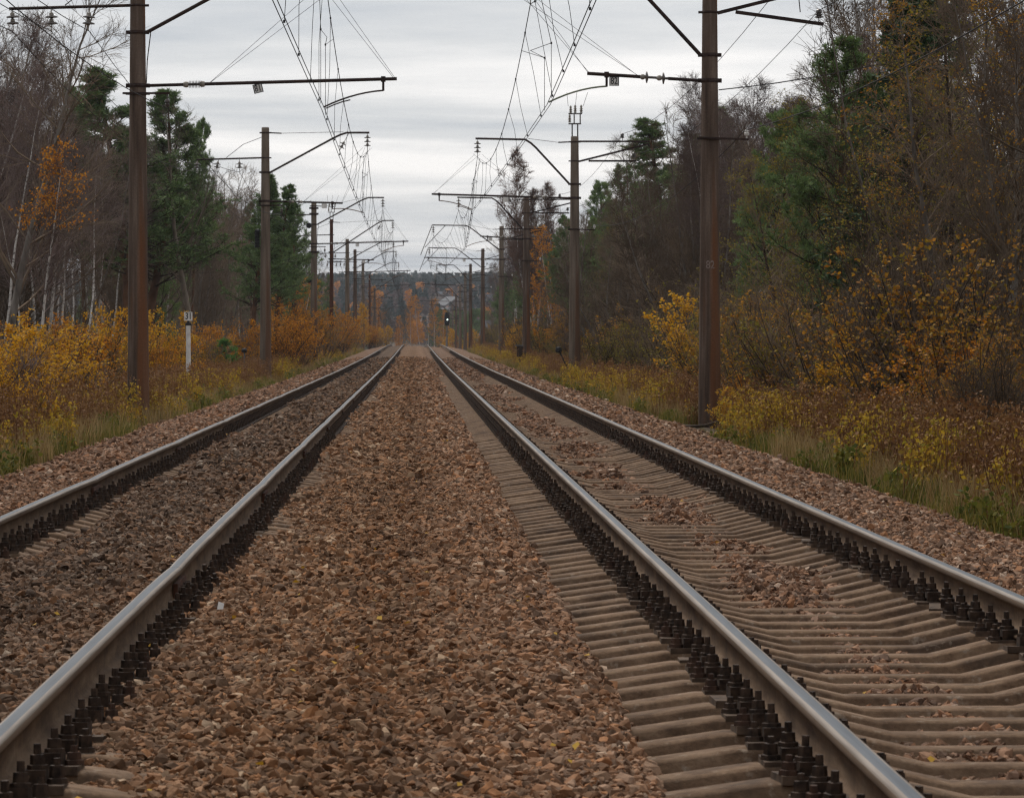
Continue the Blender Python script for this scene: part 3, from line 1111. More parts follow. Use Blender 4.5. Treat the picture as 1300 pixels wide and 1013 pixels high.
        zs = 5.55
        collar(zs, .05)
        mb = MB()
        mb.bar((s * .25, -.22, zs + .01), (-s * .82, -.22, zs - .03), .05, .04)
        ob('small_bracket', mb.mesh('small_bracket', M['steel']), root, (0, 0, z0))
        mb = MB()
        mb.lathe([(.018, 0), (.018, .05), (.05, .06), (.055, .11), (.03, .13), (.045, .15), (.02, .19)], 10)
        ob('insulator', mb.mesh('insulator', M['porcelain_white']), root, (-s * .78, -.22, zs + z0))
        feeders.append((-s * .78, zs + .19))
    # isolator frames on some mast tops
    if (side, Y) in (('right', 157), ('left', 288)):
        mb = MB()
        for q in (-.10, .12):
            mb.bar((q, 0, top - .2), (q, 0, top + .5), .05, .05)
        mb.bar((-.25, 0, top + .5), (.25, 0, top + .5), .05, .05)
        for q in (-.02, .22):
            mb.bar((q, 0, top + .5), (q, 0, top + .9), .045, .045)
        mb.bar((-.25, 0, top + .9), (.3, 0, top + .9), .045, .045)
        for q in (-.2, 0.02, .26):
            mb.path([(q * 1.3, 0, top + 1.2), (q * 1.8 + .05, 0, top + 1.75)], .008, 4)
        ob('isolator_frame', mb.mesh('isolator_frame', M['steel']), root, (0, 0, z0))
        for q, h in ((-.2, .55), (-.16, .9), (.02, .93), (.26, .93)):
            mb = MB()
            mb.lathe([(.03, 0), (.07, .03), (.03, .06), (.07, .1), (.03, .13), (.07, .17), (.03, .2), (.05, .26), (.02, .32)], 10)
            ob('insulator', mb.mesh('insulator', M['cap_grey']), root, (q, 0, top + h + z0))
    if (side, Y) == ('left', 238):
        for z, r_, x in ((8.95, .19, 0), (8.6, .17, 0), (6.3, .16, 0)):
            collar(z, .12, .05)
        for z in (7.9, 4.6):
            mb = MB()
            mb.lathe([(.05, -.05), (.17, -.04), (.14, 0), (.17, .04), (.05, .05)], 16, (0, 0, 0), 'x')
            ob('tension_pulley', mb.mesh('tension_pulley', M['black_paint']), root, (-s * .30, -.12, z + z0), (0, 0, R(60)))
    if (side, Y) == ('left', 161):
        mb = MB()
        for k in range(6):
            mb.lathe([(.07, 0), (.10, .01), (.10, .11), (.07, .12)], 10, (0, 0, k * .125))
        ob('weight_stack', mb.mesh('weight_stack', M['black_paint']), root, (-s * .33, -.1, 4.9 + z0))
    # painted number wrapped round the pole
    if (side, Y) == ('right', 85):
        me = text_mesh('82', .24, M['faded_paint'], .8, 0)
        zc = 2.82
        r_ = rad(zc) + .006
        for v in me.vertices:
            a_ = v.co.x / r_
            v.co = (r_ * math.sin(a_), -r_ * math.cos(a_), v.co.y)
        ob('painted_number', me, root, (0, 0, zc + z0))
    SUPPORT[(side, Y)] = dict(mess=(X + mx, Y, mz + z0), wire=(X + wx, Y, wz + z0), feed=[(X + f, Y, z + z0) for f, z in feeders])
    return root


COUNT = 'seventh eighth ninth tenth eleventh twelfth'.split()
for side, masts in (('left', LEFT), ('right', RIGHT)):
    for i, (Y, st) in enumerate(masts):
        o = mast(side, Y, st, i)
        if i > 6:
            o['label'] = 'small distant mast at the crest, %s from the viewer on the %s' % (COUNT[i - 7], side)

# ------------------------------------------------------------------ wires
def span(p0, p1, sag, n=10):
    p0, p1 = Vector(p0), Vector(p1)
    return [p0.lerp(p1, i / n) - Vector((0, 0, sag * 4 * (i / n) * (1 - i / n))) for i in range(n + 1)]


def run_wire(points, sag65, r, n=10):
    mb = MB()
    for a, b in zip(points[:-1], points[1:]):
        L_ = b[1] - a[1]
        mb.path(span(a, b, sag65 * (L_ / 65) ** 2, n), r, 4, False)
    return mb


for side, masts in (('left', LEFT), ('right', RIGHT)):
    sup = [SUPPORT[(side, Y)] for Y, _ in masts]
    line = thing('overhead_line', 'catenary with hanging contact wires above the %s track' % side, 'overhead wire', (0, 0, 0))
    mess = [q['mess'] for q in sup]
    cw = [q['wire'] for q in sup]
    ob('messenger_wire', run_wire(mess, 1.15, .010, 14).mesh('messenger_wire', M['wire']), line)
    for dx in (-.035, .035):
        ob('contact_wire', run_wire([(x + dx, y, z) for x, y, z in cw], .05, .0085, 6).mesh('contact_wire', M['wire']), line)
    far_d = MB()
    for k in range(len(mess) - 1):
        L_ = mess[k + 1][1] - mess[k][1]
        sg, sc = 1.15 * (L_ / 65) ** 2, .05 * (L_ / 65) ** 2
        for j in range(1, 10):
            u = (j - .5 + rnd.uniform(-.1, .1)) / 9.0
            a = Vector(mess[k]).lerp(Vector(mess[k + 1]), u) - Vector((0, 0, sg * 4 * u * (1 - u)))
            b = Vector(cw[k]).lerp(Vector(cw[k + 1]), u) - Vector((0, 0, sc * 4 * u * (1 - u)))
            mid = a.lerp(b, .5) + Vector((rnd.uniform(-.05, .05), 0, 0))
            mb = MB() if a.y < 240 else far_d
            mb.path([a, mid, b], .0055, 4, False)
            for q in (a, b):
                mb.box((q.x - .018, q.y - .03, q.z - .022), (q.x + .018, q.y + .03, q.z + .022))
            if mb is not far_d:
                ob('dropper_wire', mb.mesh('dropper_wire', M['wire']), line)
        # the sprung auxiliary wire either side of a mast
    ob('dropper_wire', far_d.mesh('dropper_wire', M['wire']), line)
    aux = MB()
    for k in range(1, len(mess) - 1):
        m0 = Vector(mess[k])
        for sgn in (-1, 1):
            other = mess[k + sgn]
            L_ = abs(other[1] - m0.y)
            u = 7.0 / L_
            a = m0.lerp(Vector(other), u) - Vector((0, 0, 1.15 * (L_ / 65) ** 2 * 4 * u * (1 - u)))
            c = Vector(cw[k]).lerp(Vector(cw[k + sgn]), 2.2 / L_)
            j = Vector((c.x, c.y, m0.z - 1.0))
            aux.path([a, j], .007, 4, False)
            aux.path([j, Vector((m0.x, m0.y, m0.z - 1.0))], .007, 4, False)
            aux.path([j, c], .006, 4, False)
            aux.box((j.x - .018, j.y - .03, j.z - .022), (j.x + .018, j.y + .03, j.z + .022))
    ob('auxiliary_wire', aux.mesh('auxiliary_wire', M['wire']), line)
    names = (('feeder wire on the inner hanging insulators of the left masts', 'feeder wire on the middle hanging insulators of the left masts',
              'feeder wire on the outermost hanging insulators of the left masts', 'lower wire on the small brackets of the left masts') if side == 'left' else
             ('outer feeder wire on the lower crossarm insulators of the right masts', 'feeder wire on the upper crossarm insulators of the right masts',
              'low wire on the white insulators of the right masts'))
    for j, lab in enumerate(names):
        tag(ob('feeder_wire', run_wire([q['feed'][j] for q in sup], .55, .010, 10).mesh('feeder_wire', M['wire'])), lab, 'wire', 'feeder wires along the masts')
# cable running from the nearest right mast into the trees
p = SUPPORT[('right', 85)]['feed'][0]
mb = MB()
mb.path(span((RX + .2, 85, 6.6), (16.5, 96, 9.6), .35, 14), .012, 4, False)
tag(ob('service_cable', mb.mesh('service_cable', M['wire'])), 'single cable from the number 82 mast into the right hand trees', 'wire')

# ------------------------------------------------------------------ small trackside things
def gz(x, y):
    return float(ground_z(x, y))


# post with number 31
px_, py_ = -6.95, 121.0
g0 = gz(px_, py_)
post = thing('picket_post', 'white lineside post with number 31 plate on a black neck', 'marker post', (px_, py_, g0))
zt = 1.27 + (428 - 396) * py_ / 5000 - g0
ob('post', MB().lathe([(.075, 0), (.07, zt - .42)], 14).mesh('post', M['white_paint'], 40), post)
ob('neck', MB().lathe([(.08, 0), (.10, .02), (.085, .07), (.04, .09), (.035, .15)], 12).mesh('neck', M['black_paint']), post, (0, 0, zt - .42))
pl = ob('number_plate', MB().box((-.125, -.05, 0), (.125, .05, .27)).mesh('number_plate', M['white_paint']), post, (0, 0, zt - .275))
ob('lettering', text_mesh('31', .29, M['black_paint'], .72, .002), pl, (.01, -.053, .135), (R(90), 0, 0))
# lever with a weight beside the second right mast
lx, ly = 6.02, 155.0
g0 = gz(lx, ly)
lev = thing('switch_lever', 'black hand lever with round weight beside the second right mast', 'switch lever', (lx, ly, g0))
mb = MB()
for q in (-.25, .25):
    mb.box((q - .04, -.15, -.1), (q + .04, .15, .28))
mb.box((-.42, -.2, .28), (.42, .2, .36))
ob('stand', mb.mesh('stand', M['black_paint']), lev)
ob('frame', MB().box((-.12, -.1, .36), (.12, .1, .55)).mesh('frame', M['black_paint']), lev)
ob('lever', MB().path([(.12, 0, .5), (-.36, 0, 1.48)], .03, 8).mesh('lever', M['black_paint']), lev)
ob('weight', MB().lathe([(.02, -.12), (.10, -.10), (.125, -.03), (.125, .03), (.10, .10), (.02, .12)], 14).mesh('weight', M['black_paint'], 40), lev, (-.37, 0, 1.5))
# cabinet by the third right mast
cx, cy = 5.9, 222.0
g0 = gz(cx, cy)
cab = thing('relay_cabinet', 'small dark lineside box with pale lid by the third right mast', 'cabinet', (cx, cy, g0))
ob('leg', MB().box((-.07, -.07, 0), (.07, .07, .75)).mesh('leg', M['steel']), cab)
ob('body', MB().box((-.17, -.15, .75), (.17, .15, 1.35)).mesh('body', M['iron']), cab)
ob('lid', MB().box((-.27, -.18, 1.352), (.2, .18, 1.42)).mesh('lid', M['grey_paint']), cab)
# black capped peg
q = (-7.05, 163.0)
g0 = gz(*q)
peg = thing('marker_peg', 'thin black peg with round head near the small green pine', 'marker peg', (q[0], q[1], g0))
ob('stem', MB().lathe([(.03, 0), (.03, 1.55)], 8).mesh('stem', M['grey_paint']), peg)
ob('head', MB().lathe([(.02, -.1), (.09, -.08), (.12, 0), (.09, .08), (.02, .1)], 12).mesh('head', M['black_paint'], 60), peg, (0, 0, 1.6))
# lit signal
sy = 500.0
sx_ = (567.5 - 527) / 5000 * sy
g0 = gz(sx_, sy) + .3
sig = thing('railway_signal', 'black headed railway signal showing a pale light over the right track', 'signal', (sx_, sy, g0))
zc = 1.27 + (428 - 405) * sy / 5000 - g0
ob('mast_tube', MB().lathe([(.09, 0), (.08, zc - .8)], 10).mesh('mast_tube', M['grey_paint']), sig)
hd = ob('head', MB().path([(0, 0, -.85), (0, 0, -.5), (0, 0, .5), (0, 0, .85)], [.2, .33, .33, .2], 12).mesh('head', M['black_paint']), sig, (0, 0, zc))
ob('lens', MB().lathe([(.10, -.01), (.10, .01)], 14, (0, 0, 0), 'x').mesh('lens', M['lamp']), hd, (.05, -.35, -.1), (0, 0, R(90)))
ob('hood', MB().box((-.2, -.75, .1), (.3, -.42, .13)).mesh('hood', M['black_paint']), hd)
# pale posts near the crest
for lab, X_, Y_, h in (('short whitish post at the crest right of the tracks', 4.0, 505.0, 1.3), ('pale thin post at the crest in front of orange birches', 1.75, 520.0, 2.0)):
    q = thing('distance_post', lab, 'marker post', (X_, Y_, float(bed_z(X_, Y_)) - .1))
    ob('post', MB().lathe([(.075, 0), (.07, h), (.03, h + .05)], 8).mesh('post', M['cap_grey']), q)
# dead branch and debris by the right mast
def branch_thing(label, x, y, pts, r):
    o = thing('fallen_branch', label, 'branch', (x, y, gz(x, y)))
    mb = MB()
    for pp, rr in pts:
        mb.path(pp, [rr * r * (1 - .12 * i) for i in range(len(pp))], 7)
    ob('limb', mb.mesh('limb', M['bark_brown'], 60), o)


branch_thing('dark forked dead branch lying on the right ballast edge', 5.95, 70.5,
             [([(-.1, 0, .02), (.2, .1, .1), (.5, .2, .22), (.75, .2, .42)], 1.4), ([(-.05, 0, .05), (.0, .05, .25), (.12, 0, .5), (.1, 0, .62)], 1.0),
              ([(-.25, 0, .03), (.3, .3, .02), (.8, .5, .12)], .9)], .05)
branch_thing('dark broken sticks at the foot of the number 82 mast', 5.95, 82.0,
             [([(-.3, 0, .03), (.1, .05, .06), (.45, .2, .16)], 1.0), ([(.7, .2, .1), (.9, .1, .24), (1.0, 0, .2)], 1.6), ([(-.55, -.2, .02), (-.1, .3, .05)], .8)], .04)
# scrap of white paper by the inner left rail
pp = (-1.03, 20.9)
me = np_mesh('paper_scrap', [(-.02, 0, 0), (.015, .01, .0), (.024, .02, .03), (-.006, .03, .04), (.01, .05, .0), (-.03, .05, .012)],
             [(0, 1, 2, 3), (0, 4, 5, 3)], [M['white_paint']])
tag(ob('paper_scrap', me, None, (pp[0], pp[1], float(bed_z(*pp)) + .03), (0, 0, .3)), 'folded white scrap of paper on stones beside left track rail', 'litter')

# ------------------------------------------------------------------ plants: generators
def unit(v):
    return v / np.maximum(np.linalg.norm(v, axis=-1, keepdims=True), 1e-9)


def grow(start, d, length, nseg, wob, trop, r):
    n = len(start)
    P = np.empty((n, nseg + 1, 3))
    P[:, 0] = start
    d = unit(d)
    for i in range(nseg):
        d = unit(d + r.normal(0, wob, (n, 3)) + np.array([0, 0, trop]))
        P[:, i + 1] = P[:, i] + d * (length / nseg)[:, None]
    return P


def spawn(P, rad, per, t0, t1, ang, angsd, r, strat=False):
    """child starts on the parents' lines: start, direction, t, parent index, parent radius"""
    n, k, _ = P.shape
    nseg = k - 1
    par = np.repeat(np.arange(n), per)
    m = len(par)
    if strat:
        t_ = t0 + (t1 - t0) * ((np.tile(np.arange(per), n) + r.random(m)) / per)
    else:
        t_ = r.uniform(t0, t1, m)
    f = t_ * nseg
    i = np.minimum(f.astype(int), nseg - 1)
    w = (f - i)[:, None]
    st = P[par, i] * (1 - w) + P[par, i + 1] * w
    d = unit(P[par, i + 1] - P[par, i])
    ref = unit(r.normal(size=(m, 3)))
    u = unit(np.cross(d, ref))
    a = ang + r.normal(0, angsd, m)
    dd = d * np.cos(a)[:, None] + u * np.sin(a)[:, None]
    rr = rad[par, i] * (1 - w[:, 0]) + rad[par, i + 1] * w[:, 0]
    return st, dd, t_, par, rr


def taper(P, r0, r1):
    k = P.shape[1]
    u = np.linspace(0, 1, k)[None]
    return r0[:, None] * (1 - u) + r1[:, None] * u


def tubes(lines, sides):
    """lines: list of (P, rad) -> vertices, quads"""
    Vs, Fs, o = [], [], 0
    for P, rad in lines:
        n, k, _ = P.shape
        d = np.empty_like(P)
        d[:, 1:-1] = P[:, 2:] - P[:, :-2]
        d[:, 0] = P[:, 1] - P[:, 0]
        d[:, -1] = P[:, -1] - P[:, -2]
        d = unit(d)
        ref = np.where(np.abs(d[..., 2:3]) < 0.9, np.array([0, 0, 1.0]), np.array([1.0, 0, 0]))
        u = unit(np.cross(d, ref))
        w = np.cross(d, u)
        a = 2 * np.pi * np.arange(sides) / sides
        ring = P[:, :, None, :] + rad[:, :, None, None] * (u[:, :, None, :] * np.cos(a)[None, None, :, None] + w[:, :, None, :] * np.sin(a)[None, None, :, None])
        Vs.append(ring.reshape(-1, 3))
        base = o + (np.arange(n)[:, None, None] * k + np.arange(k - 1)[None, :, None]) * sides
        j = np.arange(sides)[None, None]
        j2 = (j + 1) % sides
        Fs.append(np.stack([base + j, base + j2, base + sides + j2, base + sides + j], -1).reshape(-1, 4))
        o += n * k * sides
    return np.concatenate(Vs), np.concatenate(Fs)


def leaves(P, size, r, droop=0.0):
    n = len(P)
    s = size * r.uniform(0.6, 1.3, n)
    a = unit(r.normal(size=(n, 3)) + np.array([0, 0, -droop]))
    b = unit(np.cross(a, unit(r.normal(size=(n, 3)))))
    a, b = a * s[:, None], b * (s * 0.36)[:, None]
    V = np.stack([P, P + a * 0.5 + b, P + a, P + a * 0.5 - b], 1).reshape(-1, 3)
    F = np.arange(4 * n).reshape(-1, 4)
    return V, F, r.random(n)


def along(P, n, r, t0=0.2):
    par = r.integers(0, len(P), n)
    k = P.shape[1] - 1
    f = r.uniform(t0, 1, n) * k
    i = np.minimum(f.astype(int), k - 1)
    w = (f - i)[:, None]
    return P[par, i] * (1 - w) + P[par, i + 1] * w


def bare_tree(seed, H, r0, bark, twig, nb=42, t0=0.3, ang=0.75, l1=0.28, k2=6, k3=7, trop1=0.10, trop3=0.0, trunks=1, spread=0.12, sway=0.05,
              leaf=None, nleaf=0, lsize=0.06, tw=0.0045, leaf_from=0.0):
    r = np.random.default_rng(seed)
    st = np.zeros((trunks, 3))
    st[:, :2] = r.normal(0, 0.12 * (trunks > 1), (trunks, 2))
    st[:, 2] = -0.15
    d = np.tile(np.array([0, 0, 1.0]), (trunks, 1))
    d[:, :2] = r.normal(0, spread, (trunks, 2))
    ln = H * r.uniform(0.72 if trunks > 1 else 0.97, 1.0, trunks)
    T = grow(st, d, ln, 12, sway, 0.05, r)
    Tr = taper(T, r0 * ln / H, np.full(trunks, 0.008))
    s1, d1, t1, p1, q1 = spawn(T, Tr, nb, t0, 0.98, ang, 0.18, r, True)
    L1 = l1 * ln[p1] * (1 - ((t1 - t0) / (1 - t0))) ** 0.65 * r.uniform(0.6, 1.2, len(t1)) + 0.25
    B1 = grow(s1, d1, L1, 5, 0.12, trop1, r)
    R1 = taper(B1, np.minimum(q1 * 0.6, 0.012 + L1 * 0.009), np.full(len(q1), 0.005))
    s2, d2, t2, p2, q2 = spawn(B1, R1, k2, 0.15, 1.0, 0.65, 0.2, r)
    L2 = L1[p2] * 0.42 * (1.15 - t2) + 0.18
    B2 = grow(s2, d2, L2, 3, 0.16, trop1 * 0.7, r)
    R2 = taper(B2, np.minimum(q2 * 0.7, 0.010), np.full(len(q2), tw))
    s3, d3, t3, p3, q3 = spawn(B2, R2, k3, 0.1, 1.0, 0.6, 0.25, r)
    L3 = (L2[p3] * 0.5 + 0.16) * r.uniform(0.6, 1.3, len(t3))
    B3 = grow(s3, d3, L3, 2, 0.2, trop3, r)
    R3 = taper(B3, np.full(len(q3), tw), np.full(len(q3), tw * 0.6))
    V, F = tubes([(T, Tr)], 8)
    out = [('trunk' if trunks == 1 else 'stems', np_mesh('trunk', V, F, [M[bark]], smooth=True))]
    V, F = tubes([(B1, R1), (B2, R2), (B3, R3)], 3)
    out.append(('crown', np_mesh('crown', V, F, [M[twig]])))
    if leaf:
        c = along(B3, nleaf, r)
        V, F, tt = leaves(c[c[:, 2] > leaf_from * H], lsize, r, 0.5)
        out.append(('foliage', np_mesh('foliage', V, F, [M[leaf]], tint=tt)))
    return H, out


def tufts(P, D, m, ln, w, r, spread=0.8):
    n = len(P)
    P = np.repeat(P, m, 0)
    D = np.repeat(D, m, 0)
    d = unit(D + r.normal(0, spread, (n * m, 3)))
    l_ = ln * r.uniform(0.6, 1.2, n * m)
    b = unit(np.cross(d, unit(r.normal(size=(n * m, 3))))) * w
    V = np.stack([P - b * 0.5, P + d * l_[:, None] * 0.55 + b * 0.6, P + d * l_[:, None], P + d * l_[:, None] * 0.5 - b * 0.6], 1).reshape(-1, 3)
    F = np.arange(4 * n * m).reshape(-1, 4)
    tint = np.clip(np.repeat(r.random(n), m) * 0.6 + r.random(n * m) * 0.4, 0, 1)
    return V, F, tint


def pine(seed, H, t0=0.3, width=0.2, mat='needle_pine', dens=1.0, tl=.22, cone=False, ntuft=None):
    r = np.random.default_rng(seed)
    T = grow(np.array([[0, 0, -0.2]]), np.array([[0.02, 0.01, 1.0]]), np.array([H * 0.98]), 12, 0.03, 0.06, r)
    Tr = taper(T, np.array([H * 0.0125]), np.array([0.015]))
    nb = int(96 * dens)
    s1, d1, t1, p1, q1 = spawn(T, Tr, nb, t0, 0.99, 1.2, 0.2, r, True)
    u = (t1 - t0) / (1 - t0)
    L1 = H * width * (np.clip(1.04 - u, 0, 1) ** 0.75) * np.clip(0.5 + u * 2.6, 0, 1) * r.uniform(0.6, 1.2, nb) + 0.22
    if cone:
        L1 = H * width * np.clip(1.0 - u, 0, 1) ** 0.9 * r.uniform(0.5, 1.25, nb) + 0.10
    B1 = grow(s1, d1, L1, 5, 0.10, 0.13, r)
    R1 = taper(B1, np.minimum(q1 * 0.5, 0.012 + 0.012 * L1), np.full(nb, 0.008))
    s2, d2, t2, p2, q2 = spawn(B1, R1, 10, 0.25, 1.0, 0.75, 0.2, r)
    L2 = L1[p2] * 0.36 * (1.2 - t2) + 0.14
    B2 = grow(s2, d2, L2, 3, 0.12, 0.12, r)
    R2 = taper(B2, np.full(len(q2), .009), np.full(len(q2), 0.005))
    V, F = tubes([(T, Tr)], 8)
    out = [('trunk', np_mesh('trunk', V, F, [M['bark_pine']], smooth=True))]
    V, F = tubes([(B1, R1), (B2, R2)], 3)
    out.append(('branches', np_mesh('branches', V, F, [M['bark_brown']])))
    n = ntuft or int(3800 * dens)
    c = np.concatenate([along(B2, n, r, 0.35), B2[:, -1], along(B1, n // 5, r, 0.65)])
    D = np.tile(np.array([0, 0, 0.75]), (len(c), 1)) + r.normal(0, 0.25, (len(c), 3))
    V, F, tt = tufts(c, D, 6, tl, 0.024, r, 0.75)
    out.append(('crown', np_mesh('crown', V, F, [M[mat]], tint=tt)))
    return H, out


def spruce(seed, H, mat='needle_spruce', width=0.19, dens=1.0):
    r = np.random.default_rng(seed)
    T = grow(np.array([[0, 0, -0.2]]), np.array([[0, 0, 1.0]]), np.array([H * 0.99]), 10, 0.01, 0.1, r)
    Tr = taper(T, np.array([H * 0.012]), np.array([0.012]))
    nb = int(110 * dens)
    s1, d1, t1, p1, q1 = spawn(T, Tr, nb, 0.07, 0.99, 1.5, 0.12, r, True)
    L1 = H * width * (1.02 - t1) ** 0.85 * r.uniform(0.7, 1.15, nb) + 0.15
    B1 = grow(s1, d1, L1, 5, 0.05, -0.05, r)
    R1 = taper(B1, np.minimum(q1 * 0.5, .02), np.full(nb, 0.006))
    V, F = tubes([(T, Tr)], 8)
    out = [('trunk', np_mesh('trunk', V, F, [M['bark_brown']], smooth=True))]
    s2, d2, t2, p2, q2 = spawn(B1, R1, 9, 0.15, 1.0, 0.8, 0.2, r)
    L2 = L1[p2] * 0.32 * (1.2 - t2) + 0.15
    B2 = grow(s2, d2, L2, 2, 0.08, -0.14, r)
    V, F = tubes([(B1, R1)], 3)
    out.append(('branches', np_mesh('branches', V, F, [M['bark_brown']])))
    n = int(3200 * dens)
    c = np.concatenate([along(B2, n, r, 0.05), along(B1, n // 3, r, 0.1), along(T, 60, r, .85)])
    D = np.tile(np.array([0, 0, -0.5]), (len(c), 1)) + r.normal(0, 0.6, (len(c), 3))
    V, F, tt = tufts(c, D, 5, .26, 0.06, r, 0.5)
    out.append(('crown', np_mesh('crown', V, F, [M[mat]], tint=tt)))
    return H, out


def shrub(seed, H, stems, twig, leaf=None, nleaf=0, lsize=0.05, spread=0.28, k1=9, k2=5, ltop=0.2, tw=.004):
    r = np.random.default_rng(seed)
    st = np.zeros((stems, 3))
    st[:, :2] = r.normal(0, 0.16 * H / 2.5, (stems, 2))
    st[:, 2] = -0.1
    d = np.tile(np.array([0, 0, 1.0]), (stems, 1))
    d[:, :2] = r.normal(0, spread, (stems, 2))
    ln = H * r.uniform(0.55, 1.0, stems)
    T = grow(st, d, ln, 7, 0.07, 0.04, r)
    Tr = taper(T, 0.006 + ln * 0.0042, np.full(stems, 0.004))
    s1, d1, t1, p1, q1 = spawn(T, Tr, k1, 0.18, 1.0, 0.55, 0.2, r)
    L1 = ln[p1] * 0.33 * (1.15 - t1) * r.uniform(0.6, 1.3, len(t1)) + 0.12
    B1 = grow(s1, d1, L1, 3, 0.14, 0.10, r)
    R1 = taper(B1, np.minimum(q1 * 0.7, .008), np.full(len(q1), tw))
    s2, d2, t2, p2, q2 = spawn(B1, R1, k2, 0.15, 1.0, 0.55, 0.25, r)
    L2 = L1[p2] * 0.45 * r.uniform(0.6, 1.3, len(t2)) + 0.08
    B2 = grow(s2, d2, L2, 2, 0.18, 0.05, r)
    R2 = taper(B2, np.full(len(q2), tw), np.full(len(q2), tw * .6))
    V, F = tubes([(T, Tr)], 5)
    out = [('stems', np_mesh('stems', V, F, [M['bark_brown']], smooth=True))]
    V, F = tubes([(B1, R1), (B2, R2)], 3)
    out.append(('twigs', np_mesh('twigs', V, F, [M[twig]])))
    if leaf:
        c = np.concatenate([along(B2, int(nleaf * .8), r, 0.1), along(B1, nleaf - int(nleaf * .8), r, .2)])
        keep = r.random(len(c)) < np.clip((c[:, 2] / H - ltop) * 4 + .12, 0.05, 1)
        V, F, tt = leaves(c[keep], lsize, r, 0.4)
        out.append(('foliage', np_mesh('foliage', V, F, [M[leaf]], tint=tt)))
    return H, out


PL = {
    'bare_birch': [bare_tree(11 + i, 13, .068, 'birch_bark', 'twig_purple', nb=48, t0=.50, ang=.58, l1=.20, k2=7, k3=8, trop1=.10, trop3=-.12, sway=.05) for i in range(4)],
    'bare_tree': [bare_tree(31 + i, 12, .13, 'bark_grey', 'twig_brown', nb=30, t0=.22, ang=.85, l1=.32, k2=8, k3=8, trop1=.08, trop3=.04, sway=.07) for i in range(3)],
    'alder_clump': [bare_tree(41 + i, 9, .06, 'bark_grey', 'twig_brown', nb=20, t0=.15, ang=.6, l1=.28, k2=6, k3=6, trunks=5, spread=.22, trop1=.12, tw=.005) for i in range(3)],
    'leafy_alder': [bare_tree(51 + i, 10, .10, 'bark_brown', 'twig_brown', nb=34, t0=.12, ang=.85, l1=.34, k2=7, k3=6, trop1=.06, leaf='leaf_olive', nleaf=4200, lsize=.06) for i in range(3)],
    'mixed_aspen': [bare_tree(61 + i, 10, .09, 'bark_grey', 'twig_brown', nb=34, t0=.15, ang=.75, l1=.28, k2=6, k3=7, leaf='leaf_mixed', nleaf=3400, lsize=.05) for i in range(2)],
    'orange_birch': [bare_tree(71 + i, 11, .08, 'birch_bark', 'twig_pink', nb=36, t0=.2, ang=.65, l1=.24, k2=6, k3=5, trop3=-.1, leaf='leaf_orange', nleaf=6500, lsize=.085) for i in range(2)],
    'tufted_birch': [bare_tree(79, 9, .07, 'birch_bark', 'twig_purple', nb=40, t0=.4, ang=.7, l1=.22, k2=6, k3=6, trop3=-.12, leaf='leaf_orange', nleaf=2600, lsize=.08, leaf_from=.68)],
    'yellow_birch': [bare_tree(76 + i, 5, .04, 'birch_bark', 'twig_brown', nb=30, t0=.12, ang=.6, l1=.26, k2=5, k3=5, trop3=-.05, leaf='leaf_yellow', nleaf=4200, lsize=.085) for i in range(2)],
    'pink_birch': [bare_tree(81, 16, .12, 'birch_bark', 'twig_pink', nb=46, t0=.25, ang=.45, l1=.26, k2=8, k3=8, trunks=3, spread=.09, trop1=.16, trop3=-.05, tw=.013)],
    'pale_snag': [bare_tree(85, 13, .20, 'bark_pale', 'twig_pale', nb=22, t0=.22, ang=.8, l1=.42, k2=7, k3=7, trop1=.14, sway=.06)],
    'pine': [pine(91, 13, .3, .23), pine(92, 13, .22, .25), pine(93, 13, .4, .2), pine(94, 13, .12, .27), pine(95, 13, .36, .15, dens=1.15, cone=True, tl=.17, ntuft=3300), pine(96, 13, .34, .17, dens=1.15, cone=True, tl=.17, ntuft=3300)],
    'spruce': [spruce(101, 13), spruce(102, 13, width=.22, dens=1.5)],
    'young_pine': [pine(111, 2.2, .15, .32, 'leaf_pine_bright', .26, .13, True, 260)],
    'yellow_shrub': [shrub(121 + i, 3, 30, 'twig_brown', 'leaf_yellow', 9500, .062) for i in range(3)],
    'tall_gold_shrub': [shrub(161 + i, 5, 34, 'twig_brown', 'leaf_mixed' if i else 'leaf_yellow', 7000, .048, k1=14, k2=6, spread=.2) for i in range(3)],
    'orange_shrub': [shrub(131 + i, 3, 26, 'twig_brown', 'leaf_orange', 5600, .06, k1=10) for i in range(3)],
    'olive_shrub': [shrub(141 + i, 3, 22, 'twig_brown', 'leaf_olive', 3200, .045) for i in range(2)],
    'gold_shrub': [shrub(146 + i, 3, 24, 'twig_brown', 'leaf_mixed', 3600, .055) for i in range(2)],
    'bare_shrub': [shrub(151 + i, 4, 30, 'twig_brown', None, 0, spread=.22, k1=14, k2=7) for i in range(3)],
    'purple_shrub': [shrub(156 + i, 4, 28, 'twig_purple', None, 0, spread=.2, k1=14, k2=7) for i in range(2)],
}
NAME = {'bare_birch': 'birch_tree', 'bare_tree': 'bare_tree', 'alder_clump': 'alder_tree', 'leafy_alder': 'leafy_tree', 'mixed_aspen': 'aspen_tree', 'orange_birch': 'orange_tree',
        'yellow_birch': 'yellow_tree', 'pink_birch': 'birch_tree', 'tufted_birch': 'birch_tree', 'pale_snag': 'bare_tree', 'pine': 'pine_tree', 'spruce': 'spruce_tree', 'young_pine': 'young_pine',
        'yellow_shrub': 'yellow_shrub', 'orange_shrub': 'orange_shrub', 'olive_shrub': 'olive_shrub', 'gold_shrub': 'gold_shrub', 'tall_gold_shrub': 'gold_shrub', 'bare_shrub': 'bare_shrub', 'purple_shrub': 'bare_shrub'}
